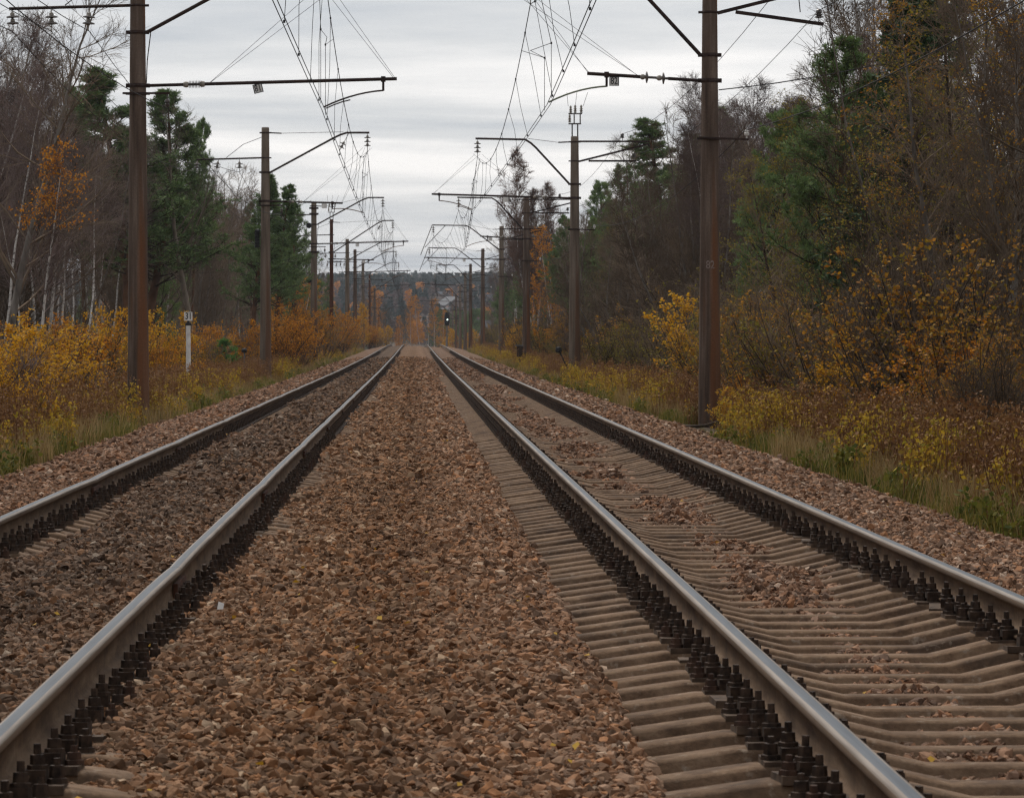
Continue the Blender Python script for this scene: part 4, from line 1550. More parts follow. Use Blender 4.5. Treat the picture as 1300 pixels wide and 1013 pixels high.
DESC = {'bare_birch': 'bare birch', 'bare_tree': 'bare grey tree', 'alder_clump': 'bare alder', 'leafy_alder': 'olive leaved tree',
        'mixed_aspen': 'orange flecked tree', 'orange_birch': 'orange birch', 'yellow_birch': 'yellow birch', 'pine': 'green pine', 'spruce': 'dark spruce',
        'yellow_shrub': 'yellow shrub', 'orange_shrub': 'orange shrub', 'olive_shrub': 'olive shrub', 'gold_shrub': 'golden flecked shrub', 'tall_gold_shrub': 'tall golden shrub',
        'bare_shrub': 'bare brown shrub', 'purple_shrub': 'bare purplish shrub', 'young_pine': 'small bright green pine', 'pink_birch': 'bare pinkish birch', 'pale_snag': 'bare pale tree'}
ZONED = {}


def zone(X, Y):
    side = 'left' if X < 0 else 'right'
    ms = [q for q, _ in (LEFT if X < 0 else RIGHT)][1:6]
    px = 527 + 5000 * X / Y
    mp = [527 + 5000 * (LX if X < 0 else RX) / q for q in ms]
    o_ = ['nearest', 'second', 'third', 'fourth', 'fifth']
    if (px < mp[0]) if side == 'left' else (px > mp[0]):
        return '%s of nearest %s mast' % (side, side)
    for k in range(4):
        if (mp[k] <= px < mp[k + 1]) if side == 'left' else (mp[k] >= px > mp[k + 1]):
            return 'between %s and %s %s masts' % (o_[k], o_[k + 1], side)
    return 'beyond fifth %s mast' % side


def depth_word(X):
    a = abs(X)
    return 'on the verge' if a < 9 else 'at wood edge' if a < 13 else 'inside the wood'


def plant(kind, X, Y, h, label=None, var=None, sx=1.0):
    H, prt = PL[kind][rnd.randrange(len(PL[kind])) if var is None else var]
    cat = 'shrub' if 'shrub' in kind else 'tree'
    lab, grp = label, None
    if lab is None:
        z_ = zone(X, Y)
        d_ = depth_word(X)
        lab = '%s %s %s' % (DESC[kind], d_, z_)
        many = DESC[kind] + ('es' if DESC[kind].endswith('ch') else '' if DESC[kind].endswith('spruce') else 's')
        grp = '%s %s %s' % (many, d_, z_)
    k = h / H
    root = tag(ob(NAME[kind], None, None, (X, Y, gz(X, Y)), (0, 0, rnd.uniform(0, 6.28)), (k * sx, k * sx, k)), lab, cat, grp)
    if label is None:
        ZONED.setdefault(grp, []).append((X / Y, root))
    for nm, me in prt:
        ob(nm, me, root)
    return root


def px2x(px, Y):
    return (px - 527) / 5000 * Y


def plant_px(kind, px, Y, ytop, label=None, var=None, sx=1.0):
    X = px2x(px, Y)
    h = 1.27 + (428 - ytop) * Y / 5000 - gz(X, Y)
    return plant(kind, X, Y, h, label, var, sx)


# --- trees and shrubs that can be singled out in the photograph
plant_px('bare_tree', 6, 118, -70, 'tall bare tree with spreading twigs at the left picture edge', 2)
plant_px('bare_tree', 22, 142, 40, 'bare tree just right of the tall one at the left edge', 1)
plant_px('tufted_birch', 46, 108, 178, 'birch with a drooping tuft of orange leaves far left', 0)
plant_px('pine', 160, 186, 76, 'tallest dark green pine behind the nearest left mast', 4, 2.1)
plant_px('pine', 108, 188, 103, 'thinner pine left of the tallest one by the left mast', 2, .8)
plant_px('pine', 180, 192, 104, 'pine whose right half shows beside the nearest left mast', 5, 1.7)
plant_px('pine', 200, 200, 180, 'lower pine right of the nearest left mast', 3, .9)
plant_px('pale_snag', 250, 190, 128, 'bare tree with pale forked trunk right of the nearest left mast', 0)
plant_px('pine', 243, 230, 148, 'slender young pine behind the pale forked bare tree', 2, .6)
plant_px('pine', 318, 215, 212, 'broad green pine left of the second left mast', 5, 1.3)
plant_px('pine', 354, 225, 228, 'bushy green pine right behind the second left mast', 4, 1.5)
plant_px('pine', 372, 320, 262, 'green pine between the second and third left masts', 3, 1.1)
plant_px('young_pine', 288, 166, 428, 'small bright green pine sapling right of the number 31 post', 0, 1.3)
for i, (px, Y, yt) in enumerate(((25, 128, 210), (82, 142, 170), (102, 150, 160), (72, 160, 150), (60, 135, 200), (118, 170, 165), (138, 185, 170), (8, 132, 160))):
    plant_px('bare_birch', px, Y, yt, 'white birch trunk number %d in the grove' % 0 if False else
             ['white birch nearest the left picture edge', 'leaning white birch in the middle of the left grove', 'brightest white birch stem in the left grove',
              'thin birch left of the brightest stem', 'birch right above the yellow bushes', 'thin birch right of the brightest stem',
              'birch just left of the nearest left mast', 'dark twigged birch at the far left edge'][i])
plant_px('yellow_shrub', 22, 76, 392, 'large yellow bush at the left picture edge', 0, 1.35)
plant_px('yellow_shrub', 60, 88, 402, 'yellow bush right of the large one at the left edge', 1, 1.1)
plant_px('yellow_shrub', 8, 66, 440, 'lower yellow bush in front at the left picture edge', 2, 1.1)
plant_px('orange_shrub', 96, 100, 390, 'orange bush midway between left edge and nearest mast', 0, 1.2)
plant_px('gold_shrub', 128, 108, 400, 'golden bush left of the nearest left mast', 0, 1.2)
plant_px('yellow_shrub', 152, 122, 380, 'yellow bush hidden partly by the nearest left mast', 1, .9)
plant_px('yellow_shrub', 212, 140, 392, 'yellow bush left of the number 31 post', 2, 1.0)
plant_px('orange_shrub', 268, 175, 398, 'orange bush behind the small green pine', 1, 1.2)
plant_px('orange_shrub', 300, 185, 400, 'orange bush left of the second left mast', 2, 1.2)
plant_px('orange_birch', 375, 262, 352, 'orange brown bushy birch right of the second left mast', 1, 1.6)
plant_px('orange_birch', 352, 240, 372, 'orange brown birch touching the second left mast', 0, 1.5)
plant_px('yellow_birch', 453, 425, 386, 'bright yellow birch in front of the distant left masts', 0, 1.0)
plant_px('yellow_birch', 462, 470, 405, 'lower yellow birch beside the bright yellow one', 1, 1.0)
plant_px('yellow_birch', 492, 520, 414, 'small yellow birch near the crest on the left', 0, 1.2)
plant_px('yellow_birch', 483, 540, 416, 'small greenish yellow birch left of the crest', 1, 1.2)
plant_px('orange_birch', 505, 560, 416, 'small orange birch near the crest on the left', 0, 1.5)
# right side
plant_px('pine', 1050, 97, 45, 'pine with flat branch tiers top right against the sky', 0, 1.15)
plant_px('spruce', 1162, 92, -30, 'dark tall spruce in the upper right', 1, 1.25)
plant_px('spruce', 1205, 150, -70, 'dark spruce behind the tall one in the upper right', 1, 1.0)
plant_px('bare_birch', 1100, 138, -30, 'tall bare birch left of the dark spruce', 0)
plant_px('bare_birch', 1078, 150, -5, 'thin bare birch right of the flat tiered pine', 1)
plant_px('pine', 864, 205, 122, 'dense dark green pine left of the number 82 mast', 5, 2.0)
plant_px('pine', 842, 215, 140, 'dark green pine left of the dense one', 4, 2.1)
plant_px('pine', 905, 225, 150, 'green pine behind the number 82 mast', 0, 1.0)
plant_px('pine', 800, 235, 205, 'green pine right of the second right mast', 3, 1.1)
plant_px('pine', 772, 285, 225, 'smaller green pine next to the second right mast', 1, 1.0)
for px, Y, yt, v in ((922, 150, 112, 0), (938, 162, 98, 1), (955, 150, 118, 2), (972, 158, 108, 3), (992, 140, 122, 1), (1012, 146, 112, 2), (915, 175, 128, 3)):
    plant_px('bare_birch', px, Y, yt, None, v, 1.4)
for px, Y, yt, v in ((752, 215, 262, 0), (775, 200, 240, 1), (795, 185, 222, 2), (815, 178, 205, 0), (888, 160, 170, 1)):
    plant_px('bare_tree', px, Y, yt, None, v, 1.2)
for px, Y, yt, kd, v in ((352, 190, 398, 'orange_shrub', 0), (366, 205, 388, 'orange_shrub', 1), (381, 225, 376, 'orange_shrub', 2), (404, 262, 385, 'gold_shrub', 0),
                         (416, 290, 388, 'orange_shrub', 0), (428, 320, 392, 'orange_shrub', 1), (438, 350, 398, 'gold_shrub', 1), (446, 380, 402, 'orange_shrub', 2),
                         (470, 500, 410, 'orange_shrub', 0), (480, 520, 414, 'gold_shrub', 1)):
    plant_px(kd, px, Y, yt, None, v, 1.2)
for px, Y, yt, v in ((868, 150, 262, 0), (836, 160, 268, 1), (806, 172, 282, 2), (782, 190, 290, 0), (762, 215, 300, 1), (850, 185, 235, 2), (820, 200, 250, 0)):
    plant_px('alder_clump', px, Y, yt, None, v, 1.3)
plant_px('bare_birch', 940, 205, 85, 'bare birch with upright twigs right of the number 82 mast', 2)
plant_px('bare_birch', 962, 215, 105, 'bare birch between number 82 mast and the tiered pine', 3)
plant_px('bare_birch', 985, 200, 118, 'lower bare birch beside the tiered pine', 0)
plant_px('pink_birch', 676, 330, 190, 'tall pinkish birch with white trunk by the third right mast', 0)
plant_px('orange_birch', 705, 300, 285, 'orange brown birch right of the third right mast', 1, 1.0)
plant_px('orange_shrub', 698, 240, 402, 'bright orange bush left of the second right mast', 0, .9)
plant_px('leafy_alder', 1085, 88, 185, 'dark limbed tree with olive leaves right of mast 82', 0, 1.3)
plant_px('leafy_alder', 985, 108, 200, 'olive leaved tree close right of mast 82', 1, 1.2)
plant_px('leafy_alder', 1150, 80, 60, 'tall olive leaved tree below the dark spruce', 2, 1.2)
plant_px('mixed_aspen', 1225, 75, 10, 'tree with orange leaf spots near the right picture edge', 0, 1.3)
plant_px('mixed_aspen', 1292, 70, -40, 'tree with orange leaves at the right picture edge', 1, 1.3)
plant_px('olive_shrub', 945, 130, 305, 'bright green bush right of mast 82', 0, 1.3)
plant_px('tall_gold_shrub', 885, 128, 345, 'pale golden bush left of mast 82', 1, .9)
plant_px('tall_gold_shrub', 1010, 92, 365, 'golden bush half way along the right verge', 0, .9)
plant_px('tall_gold_shrub', 1215, 64, 385, 'large golden bush low at the right', 0, .7)
plant_px('tall_gold_shrub', 1285, 60, 430, 'golden bush at the right picture edge', 1, .9)
plant_px('tall_gold_shrub', 1150, 74, 390, 'rusty golden bush left of the large one at right', 1, .9)
plant_px('yellow_shrub', 930, 83, 492, 'low yellow plant clump right against mast 82', 2, 1.2)
plant_px('yellow_shrub', 960, 80, 505, 'low yellow plant right of the clump at mast 82', 1, 1.2)
plant_px('yellow_shrub', 822, 118, 466, 'low yellow bush midway between the two right masts', 0, 1.3)
plant_px('yellow_shrub', 846, 112, 478, 'low yellow plant left of mast 82', 2, 1.1)
# beyond the crest
for px, Y, yt, v, lab in ((522, 700, 380, 0, 'orange birch left of the pair beyond the crest'), (536, 715, 374, 1, 'tallest orange birch beyond the crest'),
                          (552, 705, 378, 0, 'orange birch right of the tallest beyond the crest'), (563, 690, 392, 1, 'lower orange birch at right beyond the crest'),
                          (512, 690, 400, 1, 'small orange birch at left beyond the crest')):
    plant_px('orange_birch', px, Y, yt, lab, v, .95)
for px, Y, yt in ((470, 620, 372), (484, 640, 362), (497, 650, 372), (506, 655, 390), (475, 700, 378)):
    plant_px('orange_birch' if px == 484 else 'bare_tree', px, Y, yt)
for i, px in enumerate((566, 571, 577, 582, 588, 593, 599, 604, 610, 616, 622, 628, 634, 641, 648, 655)):
    o = plant_px('pine', px, 800 + 17 * (i * 7 % 5), 391 + 6 * (i * 5 % 3), 'dark pine', 3 + i % 3, 1.7)
    o['group'] = 'dark pines in the row below the distant village'
    ZONED.setdefault(o['group'], []).append((px, o))
for i, px in enumerate((566, 574, 583, 592, 601, 610, 620, 632, 645)):
    o = plant_px('orange_birch' if i % 3 else 'yellow_birch', px, 620 + 11 * (i % 4), 418 + 4 * (i % 3), 'low birch', None, 1.5)
    o['group'] = 'low orange birches behind the distant right masts'
    ZONED.setdefault(o['group'], []).append((px, o))

# --- woods either side
SKY_PX = [-150, 0, 60, 85, 130, 170, 205, 260, 300, 340, 390, 410, 440, 480, 520, 640, 652, 700, 745, 790, 830, 880, 920, 1000, 1060, 1120, 1180, 1300, 1500]
SKY_Y = [-60, 20, 110, 160, 165, 150, 185, 175, 215, 235, 275, 310, 330, 360, 385, 335, 250, 255, 245, 225, 165, 150, 120, 125, 90, 20, -60, -160, -200]


def wood(side, n, y0, y1, xin, xout, pick, hcap):
    k = tries = 0
    placed = []
    while k < n and tries < n * 30:
        tries += 1
        Y = math.exp(rnd.uniform(math.log(y0), math.log(y1)))
        X = side * (xin + (xout - xin) * rnd.random() ** 1.4)
        px = 527 + 5000 * X / Y
        if not -130 < px < 1440:
            continue
        if any((X - a) ** 2 + ((Y - b) * .5) ** 2 < 2.0 for a, b in placed):
            continue
        ysk = np.interp(px, SKY_PX, SKY_Y) + rnd.uniform(0, 45)
        h = 1.27 + (428 - ysk) * Y / 5000 - gz(X, Y)
        kind = pick(px)
        h = min(h, hcap * rnd.uniform(.85, 1.1))
        if h < 3.5:
            continue
        placed.append((X, Y))
        plant(kind, X, Y, h)
        k += 1


def choose(pairs):
    u = rnd.random() * sum(w for _, w in pairs)
    for a, w in pairs:
        u -= w
        if u <= 0:
            return a
    return pairs[-1][0]


def pick_left(px):
    if px < 165:
        return choose([('bare_birch', 7), ('bare_tree', 2), ('alder_clump', 2)])
    if px < 285:
        return choose([('bare_birch', 3), ('bare_tree', 4), ('alder_clump', 3), ('pine', .6)])
    if px < 395:
        return choose([('pine', 5), ('bare_birch', 2), ('bare_tree', 2), ('alder_clump', 1)])
    return choose([('pine', 3), ('bare_birch', 4), ('bare_tree', 2), ('orange_birch', 1)])


def pick_right(px):
    if px > 1000:
        return choose([('leafy_alder', 4), ('mixed_aspen', 2), ('alder_clump', 4), ('bare_tree', 3), ('bare_birch', 1), ('bare_tree', .5)])
    if px > 745:
        return choose([('alder_clump', 5), ('bare_tree', 4), ('bare_birch', 3), ('leafy_alder', 1), ('pine', 1.2)])
    return choose([('bare_birch', 3), ('pine', 2), ('orange_birch', 2), ('bare_tree', 3), ('alder_clump', 2)])


wood(-1, 125, 112, 560, 12.5, 32, pick_left, 13.5)
wood(1, 165, 66, 560, 10.2, 32, pick_right, 13.5)


def belt(side, n, y0, y1, x0, x1, pick, h0, h1):
    for _ in range(n):
        Y = math.exp(rnd.uniform(math.log(y0), math.log(y1)))
        X = side * rnd.uniform(x0, x1)
        px = 527 + 5000 * X / Y
        if not -60 < px < 1360:
            continue
        plant(pick(px, abs(X)), X, Y, rnd.uniform(h0, h1) * (1 if abs(X) > 8 else .75), None, None, rnd.uniform(1, 1.4))


belt(-1, 75, 66, 480, 7.4, 12, lambda p, a: choose([('bare_shrub', 3), ('purple_shrub', 2), ('orange_shrub', 4), ('yellow_shrub', 1), ('gold_shrub', 2)]), 1.3, 2.9)
belt(1, 130, 50, 480, 7.6, 12, lambda p, a: choose([('bare_shrub', 4), ('purple_shrub', 1), ('gold_shrub', 4), ('olive_shrub', 4), ('yellow_shrub', 1.5), ('orange_shrub', 1)]), 1.4, 4.2)

# labels that tell alike plants of one stretch apart by their order from left to right
NTH = ('first second third fourth fifth sixth seventh eighth ninth tenth eleventh twelfth thirteenth fourteenth fifteenth sixteenth seventeenth eighteenth '
       'nineteenth twentieth twenty-first twenty-second twenty-third twenty-fourth twenty-fifth twenty-sixth twenty-seventh twenty-eighth twenty-ninth thirtieth thirty-first thirty-second thirty-third thirty-fourth thirty-fifth thirty-sixth').split()


def label_in_order(grp, lst):
    if not 1 < len(lst) <= 36:
        return
    lst.sort(key=lambda q: q[0])
    for i, (_, o) in enumerate(lst):
        o['label'] = ('leftmost of ' + grp) if i == 0 else ('rightmost of ' + grp) if i == len(lst) - 1 else '%s from left of %s' % (NTH[i], grp)


for grp, lst in ZONED.items():
    label_in_order(grp, lst)

# undergrowth that reads as one mass
def merged(kind, var):
    """stems, twigs and leaves of a plant in one mesh, for massed undergrowth"""
    H, prt = PL[kind][var]
    V, F, mi, mats, tint, o = [], [], [], [], [], 0
    for nm, me in prt:
        n = len(me.vertices)
        v = np.empty(n * 3, np.float32)
        me.vertices.foreach_get('co', v)
        f = np.empty(len(me.loops), np.int32)
        me.loops.foreach_get('vertex_index', f)
        V.append(v.reshape(-1, 3))
        F.append(f.reshape(-1, 4) + o)
        mi.append(np.full(len(me.polygons), len(mats)))
        a = me.attributes.get('tint')
        t_ = np.zeros(len(me.polygons), np.float32)
        if a:
            a.data.foreach_get('value', t_)
        tint.append(t_)
        mats.append(me.materials[0])
        o += n
    return np_mesh('massed_plant', np.concatenate(V), np.concatenate(F), mats, tint=np.concatenate(tint), mi=np.concatenate(mi))


def mass(name, protos, H, n, side, x0, x1, y0, y1, h0, h1, label, cat, px_lim=(-120, 1440)):
    Y = np.exp(RNG.uniform(math.log(y0), math.log(y1), n))
    X = side * RNG.uniform(x0, x1, n) if side else RNG.uniform(x0, x1, n)
    px = 527 + 5000 * X / Y
    k = (px > px_lim[0]) & (px < px_lim[1])
    X, Y = X[k], Y[k]
    Z = ground_z(X, Y)
    h = RNG.uniform(h0, h1, len(X)) / H
    scatter(name, protos, np.stack([X, Y, Z], -1), np.stack([0 * X, 0 * X, RNG.uniform(0, 6.28, len(X))], -1),
            np.stack([h * 1.2, h * 1.2, h], -1), RNG.integers(0, len(protos), len(X)), label, cat)


ug_r = [merged('bare_shrub', 0), merged('bare_shrub', 1), merged('gold_shrub', 0), merged('olive_shrub', 1), merged('olive_shrub', 0)]
ug_l = [merged('bare_shrub', 0), merged('purple_shrub', 0), merged('purple_shrub', 1), merged('orange_shrub', 0)]
mass('undergrowth', ug_r, 3.4, 1050, 1, 8.2, 30, 47, 560, 1.2, 3.6, 'tangled undergrowth with few leaves filling the right hand wood', 'undergrowth')
mass('undergrowth', ug_l, 3.6, 700, -1, 12, 30, 100, 560, 1.0, 2.6, 'tangled leafless undergrowth filling the left hand wood', 'undergrowth')
# the woods go on beside and behind the camera
n = 900
Y = RNG.uniform(-150, 62, n)
X = np.where(RNG.random(n) < .5, -1, 1) * RNG.uniform(10.5, 42, n)
k = (527 + 5000 * np.abs(X) / np.maximum(Y, 1) > 1480) | (Y < 1)
k &= ~((X < 0) & (Y > 45) & (np.abs(X) < 12))
X, Y = X[k], Y[k]
sc = RNG.uniform(.8, 1.1, len(X))
scatter('surrounding_wood', [merged('pine', 1), merged('bare_birch', 1), merged('leafy_alder', 0), merged('bare_tree', 1), merged('pine', 3)], np.stack([X, Y, ground_z(X, Y)], -1),
        np.stack([0 * X, 0 * X, RNG.uniform(0, 6.28, len(X))], -1), np.stack([sc, sc, sc], -1), RNG.integers(0, 5, len(X)),
        'mixed wood going on beside and behind the viewpoint', 'forest')

# ------------------------------------------------------------------ grass and weeds
def blades(seed, n, h, w, mat, spread, lean=.35, base=.12):
    r = np.random.default_rng(seed)
    P = np.zeros((n, 3))
    P[:, :2] = r.normal(0, base, (n, 2))
    P[:, 2] = -.03
    az = r.uniform(0, 6.28, n)
    ln = h * r.uniform(.45, 1.1, n)
    d = np.stack([np.cos(az), np.sin(az), 0 * az], -1)
    sd_ = np.stack([-np.sin(az), np.cos(az), 0 * az], -1) * w
    le = lean * r.uniform(.3, 1.4, n)
    up = np.array([0, 0, 1.0])
    A = P + up * (ln * .5)[:, None] + d * (ln * le * .25)[:, None]
    B = P + up * (ln * (1 - .3 * le))[:, None] + d * (ln * le)[:, None]
    V = np.concatenate([np.stack([P - sd_, P + sd_, A + sd_ * .8, A - sd_ * .8], 1), np.stack([A - sd_ * .8, A + sd_ * .8, B + sd_ * .2, B - sd_ * .2], 1)]).reshape(-1, 3)
    F = np.arange(8 * n).reshape(-1, 4)
    t_ = r.random(n)
    return np_mesh('grass_tuft', V, F, [M[mat]], tint=np.concatenate([t_, t_]))


def weed(seed, n, h, leafmat, nleaf, lsize, heads=True):
    r = np.random.default_rng(seed)
    st = np.zeros((n, 3))
    st[:, :2] = r.normal(0, .16, (n, 2))
    d = np.tile(np.array([0, 0, 1.0]), (n, 1))
    d[:, :2] = r.normal(0, .16, (n, 2))
    T = grow(st, d, h * r.uniform(.5, 1, n), 4, .06, .05, r)
    V, F = tubes([(T, taper(T, np.full(n, .006), np.full(n, .003)))], 3)
    t1 = np.repeat(r.random(n), 12)
    c = along(T, nleaf, r, .25)
    V2, F2, t2 = leaves(c + r.normal(0, .03, c.shape), lsize, r, .3)
    V3, F3, t3 = leaves(np.repeat(T[:, -1], 10, 0) + r.normal(0, .03, (n * 10, 3)), lsize * .7, r)
    o1, o2 = len(V), len(V) + len(V2)
    Fm = np.concatenate([F, F2 + o1, F3 + o2])
    mi = np.concatenate([np.zeros(len(F)), np.ones(len(F2)), np.ones(len(F3)) * (1 if not heads else 0)])
    return np_mesh('weed_clump', np.concatenate([V, V2, V3]), Fm, [M['weed_brown'], M[leafmat]], tint=np.concatenate([t1[:len(F)], t2, t3]), mi=mi)


g_green = [blades(201 + i, 42, .36, .006, 'grass_green', .5) for i in range(3)]
g_dry = [blades(211 + i, 40, .52, .005, 'grass_dry', .5, .3) for i in range(3)]
w_brown = [weed(221 + i, 12, 1.05, 'weed_brown', 90, .05) for i in range(3)]
w_gold = [weed(231 + i, 12, .8, 'leaf_weed', 260, .055, False) for i in range(3)]
w_green = [weed(241 + i, 9, .38, 'leaf_green', 110, .085, False) for i in range(2)]


def verge(name, protos, n, side, x0, x1, y0, y1, s0, s1, label, cat, bias=1.0, clump=0.0):
    Y = np.exp(RNG.uniform(math.log(y0), math.log(y1), n))
    edge = vnoise(Y * .35 + side * 17, Y * 0 + 3) * .5
    X = side * (x0 + (x1 - x0) * RNG.random(n) ** bias + edge)
    k = (527 + 5000 * X / Y > -90) & (527 + 5000 * X / Y < 1390)
    if clump:
        k &= vnoise(X * .9 + 11 * side + s0 * 7, Y * .35 + 5) > clump
    # the feet of the nearest masts stand clear
    k &= ~((np.abs(X - 6.2) < .75) & (np.abs(Y - 78.5) < 8)) & ~((np.abs(X + 6.0) < .7) & (np.abs(Y - 82) < 6) & (RNG.random(n) < .8))
    X, Y = X[k], Y[k]
    s = RNG.uniform(s0, s1, len(X))
    scatter(name, protos, np.stack([X, Y, ground_z(X, Y)], -1), np.stack([RNG.normal(0, .08, len(X)), RNG.normal(0, .08, len(X)), RNG.uniform(0, 6.28, len(X))], -1),
            np.stack([s, s, s], -1), RNG.integers(0, len(protos), len(X)), label, cat)


for sd_, w_ in ((-1, 'left'), (1, 'right')):
    y0 = 46 if sd_ < 0 else 33
    verge('green_grass', g_green, 2600, sd_, 5.55, 7.2, y0, 420, .6, 1.3, 'green grass tufts along the %s ballast edge' % w_, 'grass', 1.3, -.12)
    verge('dry_grass', g_dry, 7000, sd_, 5.7, 9.5, y0, 420, .6, 1.3, 'straw coloured dry grass on the %s verge' % w_, 'grass', 1.1)
    verge('dry_weeds', w_brown, 5200 if sd_ < 0 else 4600, sd_, 6.0, 12.0, y0, 420, .5, 1.3, 'dead brown weed stalks on the %s verge' % w_, 'weeds', 1.1)
    verge('yellow_weeds', w_gold, 2800 if sd_ < 0 else 3300, sd_, 5.8, 8.6, y0, 380, .45, 1.35, 'yellowing leafy weeds on the %s verge' % w_, 'weeds', 1.0, .05)
    verge('green_weeds', w_green, 420, sd_, 5.6, 7.0, y0, 300, .6, 1.3, 'low green leafy plants at the %s ballast edge' % w_, 'weeds', 1.2, .02)
# fallen leaves on the stones
n = 260
X, Y = RNG.uniform(-5.6, 5.6, n), np.exp(RNG.uniform(math.log(12), math.log(110), n))
lv = np_mesh('fallen_leaf', [(-.5, 0, 0), (0, -.36, .12), (.5, 0, .05), (0, .36, .14)], [(0, 1, 2, 3)], [M['litter_leaf']], tint=[.5])
s = RNG.uniform(.025, .05, n)
scatter('fallen_leaves', [lv], np.stack([X, Y, bed_z(X, Y) + .03], -1), RNG.normal(0, .4, (n, 3)) + np.stack([0 * X, 0 * X, RNG.uniform(0, 6, n)], -1), np.stack([s, s, s], -1),
        np.zeros(n), 'fallen orange leaves strewn over the ballast', 'leaves')

# ------------------------------------------------------------------ far village and hill
def house(label, X, Y, w, d, h, roof_h, roof='roof_rust', rz=0.0, base=None):
    o = thing('house', label, 'house', (X, Y, gz(X, Y) if base is None else base), rz)
    ob('wall', MB().add([(-w / 2, -d / 2, -1), (w / 2, -d / 2, -1), (w / 2, d / 2, -1), (-w / 2, d / 2, -1), (-w / 2, -d / 2, h), (w / 2, -d / 2, h), (w / 2, d / 2, h), (-w / 2, d / 2, h),
                          (0, -d / 2, h + roof_h - .1), (0, d / 2, h + roof_h - .1)],
                         [(0, 1, 5, 8, 4), (3, 7, 9, 6, 2), (1, 2, 6, 5), (3, 0, 4, 7)]).mesh('wall', M['house_wall']), o)
    mb = MB()
    e = .45
    for sg in (-1, 1):
        a = [(sg * (w / 2 + e), -d / 2 - e, h - e * roof_h / (w / 2)), (0, -d / 2 - e, h + roof_h), (0, d / 2 + e, h + roof_h), (sg * (w / 2 + e), d / 2 + e, h - e * roof_h / (w / 2))]
        b = [(x, y, z + .18) for x, y, z in a]
        mb.add(a + b, [(0, 1, 2, 3), (7, 6, 5, 4), (0, 4, 5, 1), (1, 5, 6, 2), (2, 6, 7, 3), (3, 7, 4, 0)])
    r_ = ob('roof', mb.mesh('roof', M[roof]), o)
    ob('chimney', MB().box((w * .15, -.3, h + roof_h * .5), (w * .15 + .6, .3, h + roof_h + .8)).mesh('chimney', M['house_wall']), r_)
    for q in (-w * .24, w * .24):
        wd = ob('window', MB().box((q - .55, -d / 2 - .06, h * .35), (q + .55, -d / 2 - .003, h * .35 + 1.3)).mesh('window', M['white_paint']), o)
        ob('pane', MB().box((q - .45, -d / 2 - .09, h * .35 + .1), (q + .45, -d / 2 - .063, h * .35 + 1.2)).mesh('pane', M['pane']), wd)
    return o


hy = 780.0
house('steep dark roofed house behind the distant right masts', px2x(621, hy), hy, 5.2, 8, 3.2, 6.6, 'roof_dark', R(12), gz(px2x(621, hy), hy) - .2)
HOUSES = []
for i, (px, Y, w) in enumerate(((566, 1500, 9), (580, 1545, 11), (596, 1490, 9), (612, 1560, 12), (628, 1500, 10), (643, 1530, 11), (574, 1640, 12), (590, 1660, 10),
                                (606, 1690, 13), (624, 1660, 11), (640, 1700, 12), (655, 1590, 12), (560, 1720, 12), (600, 1780, 13), (634, 1800, 13))):
    o = house('small pale house', px2x(px, Y), Y, w, 8, 3.4, 3.6, 'roof_rust' if i % 3 else 'roof_dark', R(rnd.uniform(-50, 50)))
    o['group'] = 'small pale houses of the distant village'
    HOUSES.append((px, o))

label_in_order('small pale houses of the distant village', HOUSES)


def lowpoly_tree(seed, H, mat, nclump, conic):
    r = np.random.default_rng(seed)
    z = r.uniform(.12 if conic else .25, 1, nclump)
    rr = (1.05 - z) * H * .2 if conic else np.sqrt(np.clip(1 - ((z - .62) / .42) ** 2, 0, 1)) * H * .2
    a = r.uniform(0, 6.28, nclump)
    q = np.sqrt(r.random(nclump))
    c = np.stack([np.cos(a) * rr * q, np.sin(a) * rr * q, z * H], -1)
    V, F, t_ = tufts(c, np.stack([np.cos(a), np.sin(a), 0 * a + (-.2 if conic else .5)], -1), 4, H * .085, H * .03, r, .7)
    return np_mesh('far_tree', V, F, [M[mat]], tint=t_)


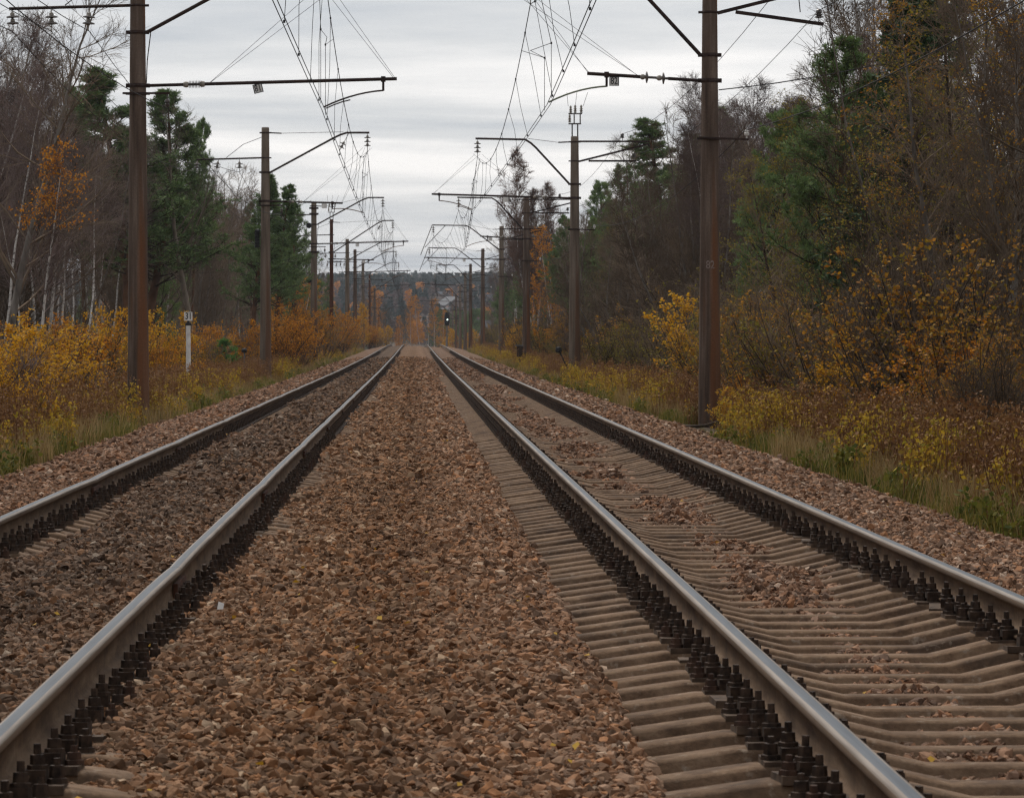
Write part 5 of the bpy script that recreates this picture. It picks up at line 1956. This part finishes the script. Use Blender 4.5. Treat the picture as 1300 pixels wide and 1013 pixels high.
far_c = [lowpoly_tree(301 + i, 14, 'needle_blue', 240, True) for i in range(3)]
far_o = [lowpoly_tree(311 + i, 12, 'leaf_orange', 200, False) for i in range(2)]
far_b = [lowpoly_tree(321, 12, 'twig_purple', 200, False)]
n = 9000
Y = RNG.uniform(1960, 3700, n)
X = RNG.uniform(-420, 620, n)
ty = vnoise(X * .022 + 3, Y * .006 + 9) + (X - 60) * .0016 * (Y < 2600)
pid = np.where(ty > .30, 3 + RNG.integers(0, 2, n), np.where(ty > .22, 5, RNG.integers(0, 3, n)))
s = RNG.uniform(.7, 1.15, n)
scatter('hillside_wood', far_c + far_o + far_b, np.stack([X, Y, ground_z(X, Y) - .3], -1), np.stack([0 * X, 0 * X, RNG.uniform(0, 6.28, n)], -1),
        np.stack([s * 1.2, s * 1.2, s], -1), pid, 'bluish conifer wood with orange patches covering the far hill', 'forest')
n = 3200
Y = RNG.uniform(1250, 1950, n)
X = RNG.uniform(-300, 420, n)
k = (X < 0) | (X > .034 * Y) | (RNG.random(n) < .6)
X, Y = X[k], Y[k]
s = RNG.uniform(.5, .85, len(X))
scatter('valley_wood', far_c + far_o + far_b, np.stack([X, Y, ground_z(X, Y) - .3], -1), np.stack([0 * X, 0 * X, RNG.uniform(0, 6.28, len(X))], -1),
        np.stack([s * 1.2, s * 1.2, s], -1), RNG.choice([0, 1, 2, 3, 5, 5, 5], len(X)), 'mixed distant trees in the valley round the village', 'forest')
n = 520
Y = RNG.uniform(560, 1150, n)
X = np.where(RNG.random(n) < .5, -1, 1) * RNG.uniform(11, 120, n) + np.where(Y > 0, 0, 0)
k = ~((X > 0) & (X < .027 * Y)) & ~((X > -13) & (X < 0))
X, Y = X[k], Y[k]
s = RNG.uniform(.55, .85, len(X))
pr = [merged('bare_birch', 0), merged('pine', 0), merged('orange_birch', 0), merged('bare_tree', 0), merged('pine', 1)]
scatter('far_wood', pr, np.stack([X, Y, ground_z(X, Y)], -1), np.stack([0 * X, 0 * X, RNG.uniform(0, 6.28, len(X))], -1),
        np.stack([s, s, s], -1), RNG.choice([0, 1, 1, 2, 3, 4], len(X)), 'mixed wood beyond the crest on both sides', 'forest')

# ------------------------------------------------------------------ haze
mb = MB()
mb.box((-4300, -450, -20), (4300, 9100, 78))
hz = ob('haze', mb.mesh('haze', []))
t = bpy.data.materials.new('haze')
t.use_nodes = True
t.node_tree.nodes.clear()
ho = t.node_tree.nodes.new('ShaderNodeOutputMaterial')
hv = t.node_tree.nodes.new('ShaderNodeVolumePrincipled')
hv.inputs['Color'].default_value = (0.86, 0.92, 1.0, 1)
hv.inputs['Density'].default_value = 0.000085
hv.inputs['Anisotropy'].default_value = 0.0
t.node_tree.links.new(hv.outputs[0], ho.inputs['Volume'])
hz.data.materials.append(t)
tag(hz, 'thin pale autumn haze over the whole valley', 'haze', None, 'stuff')
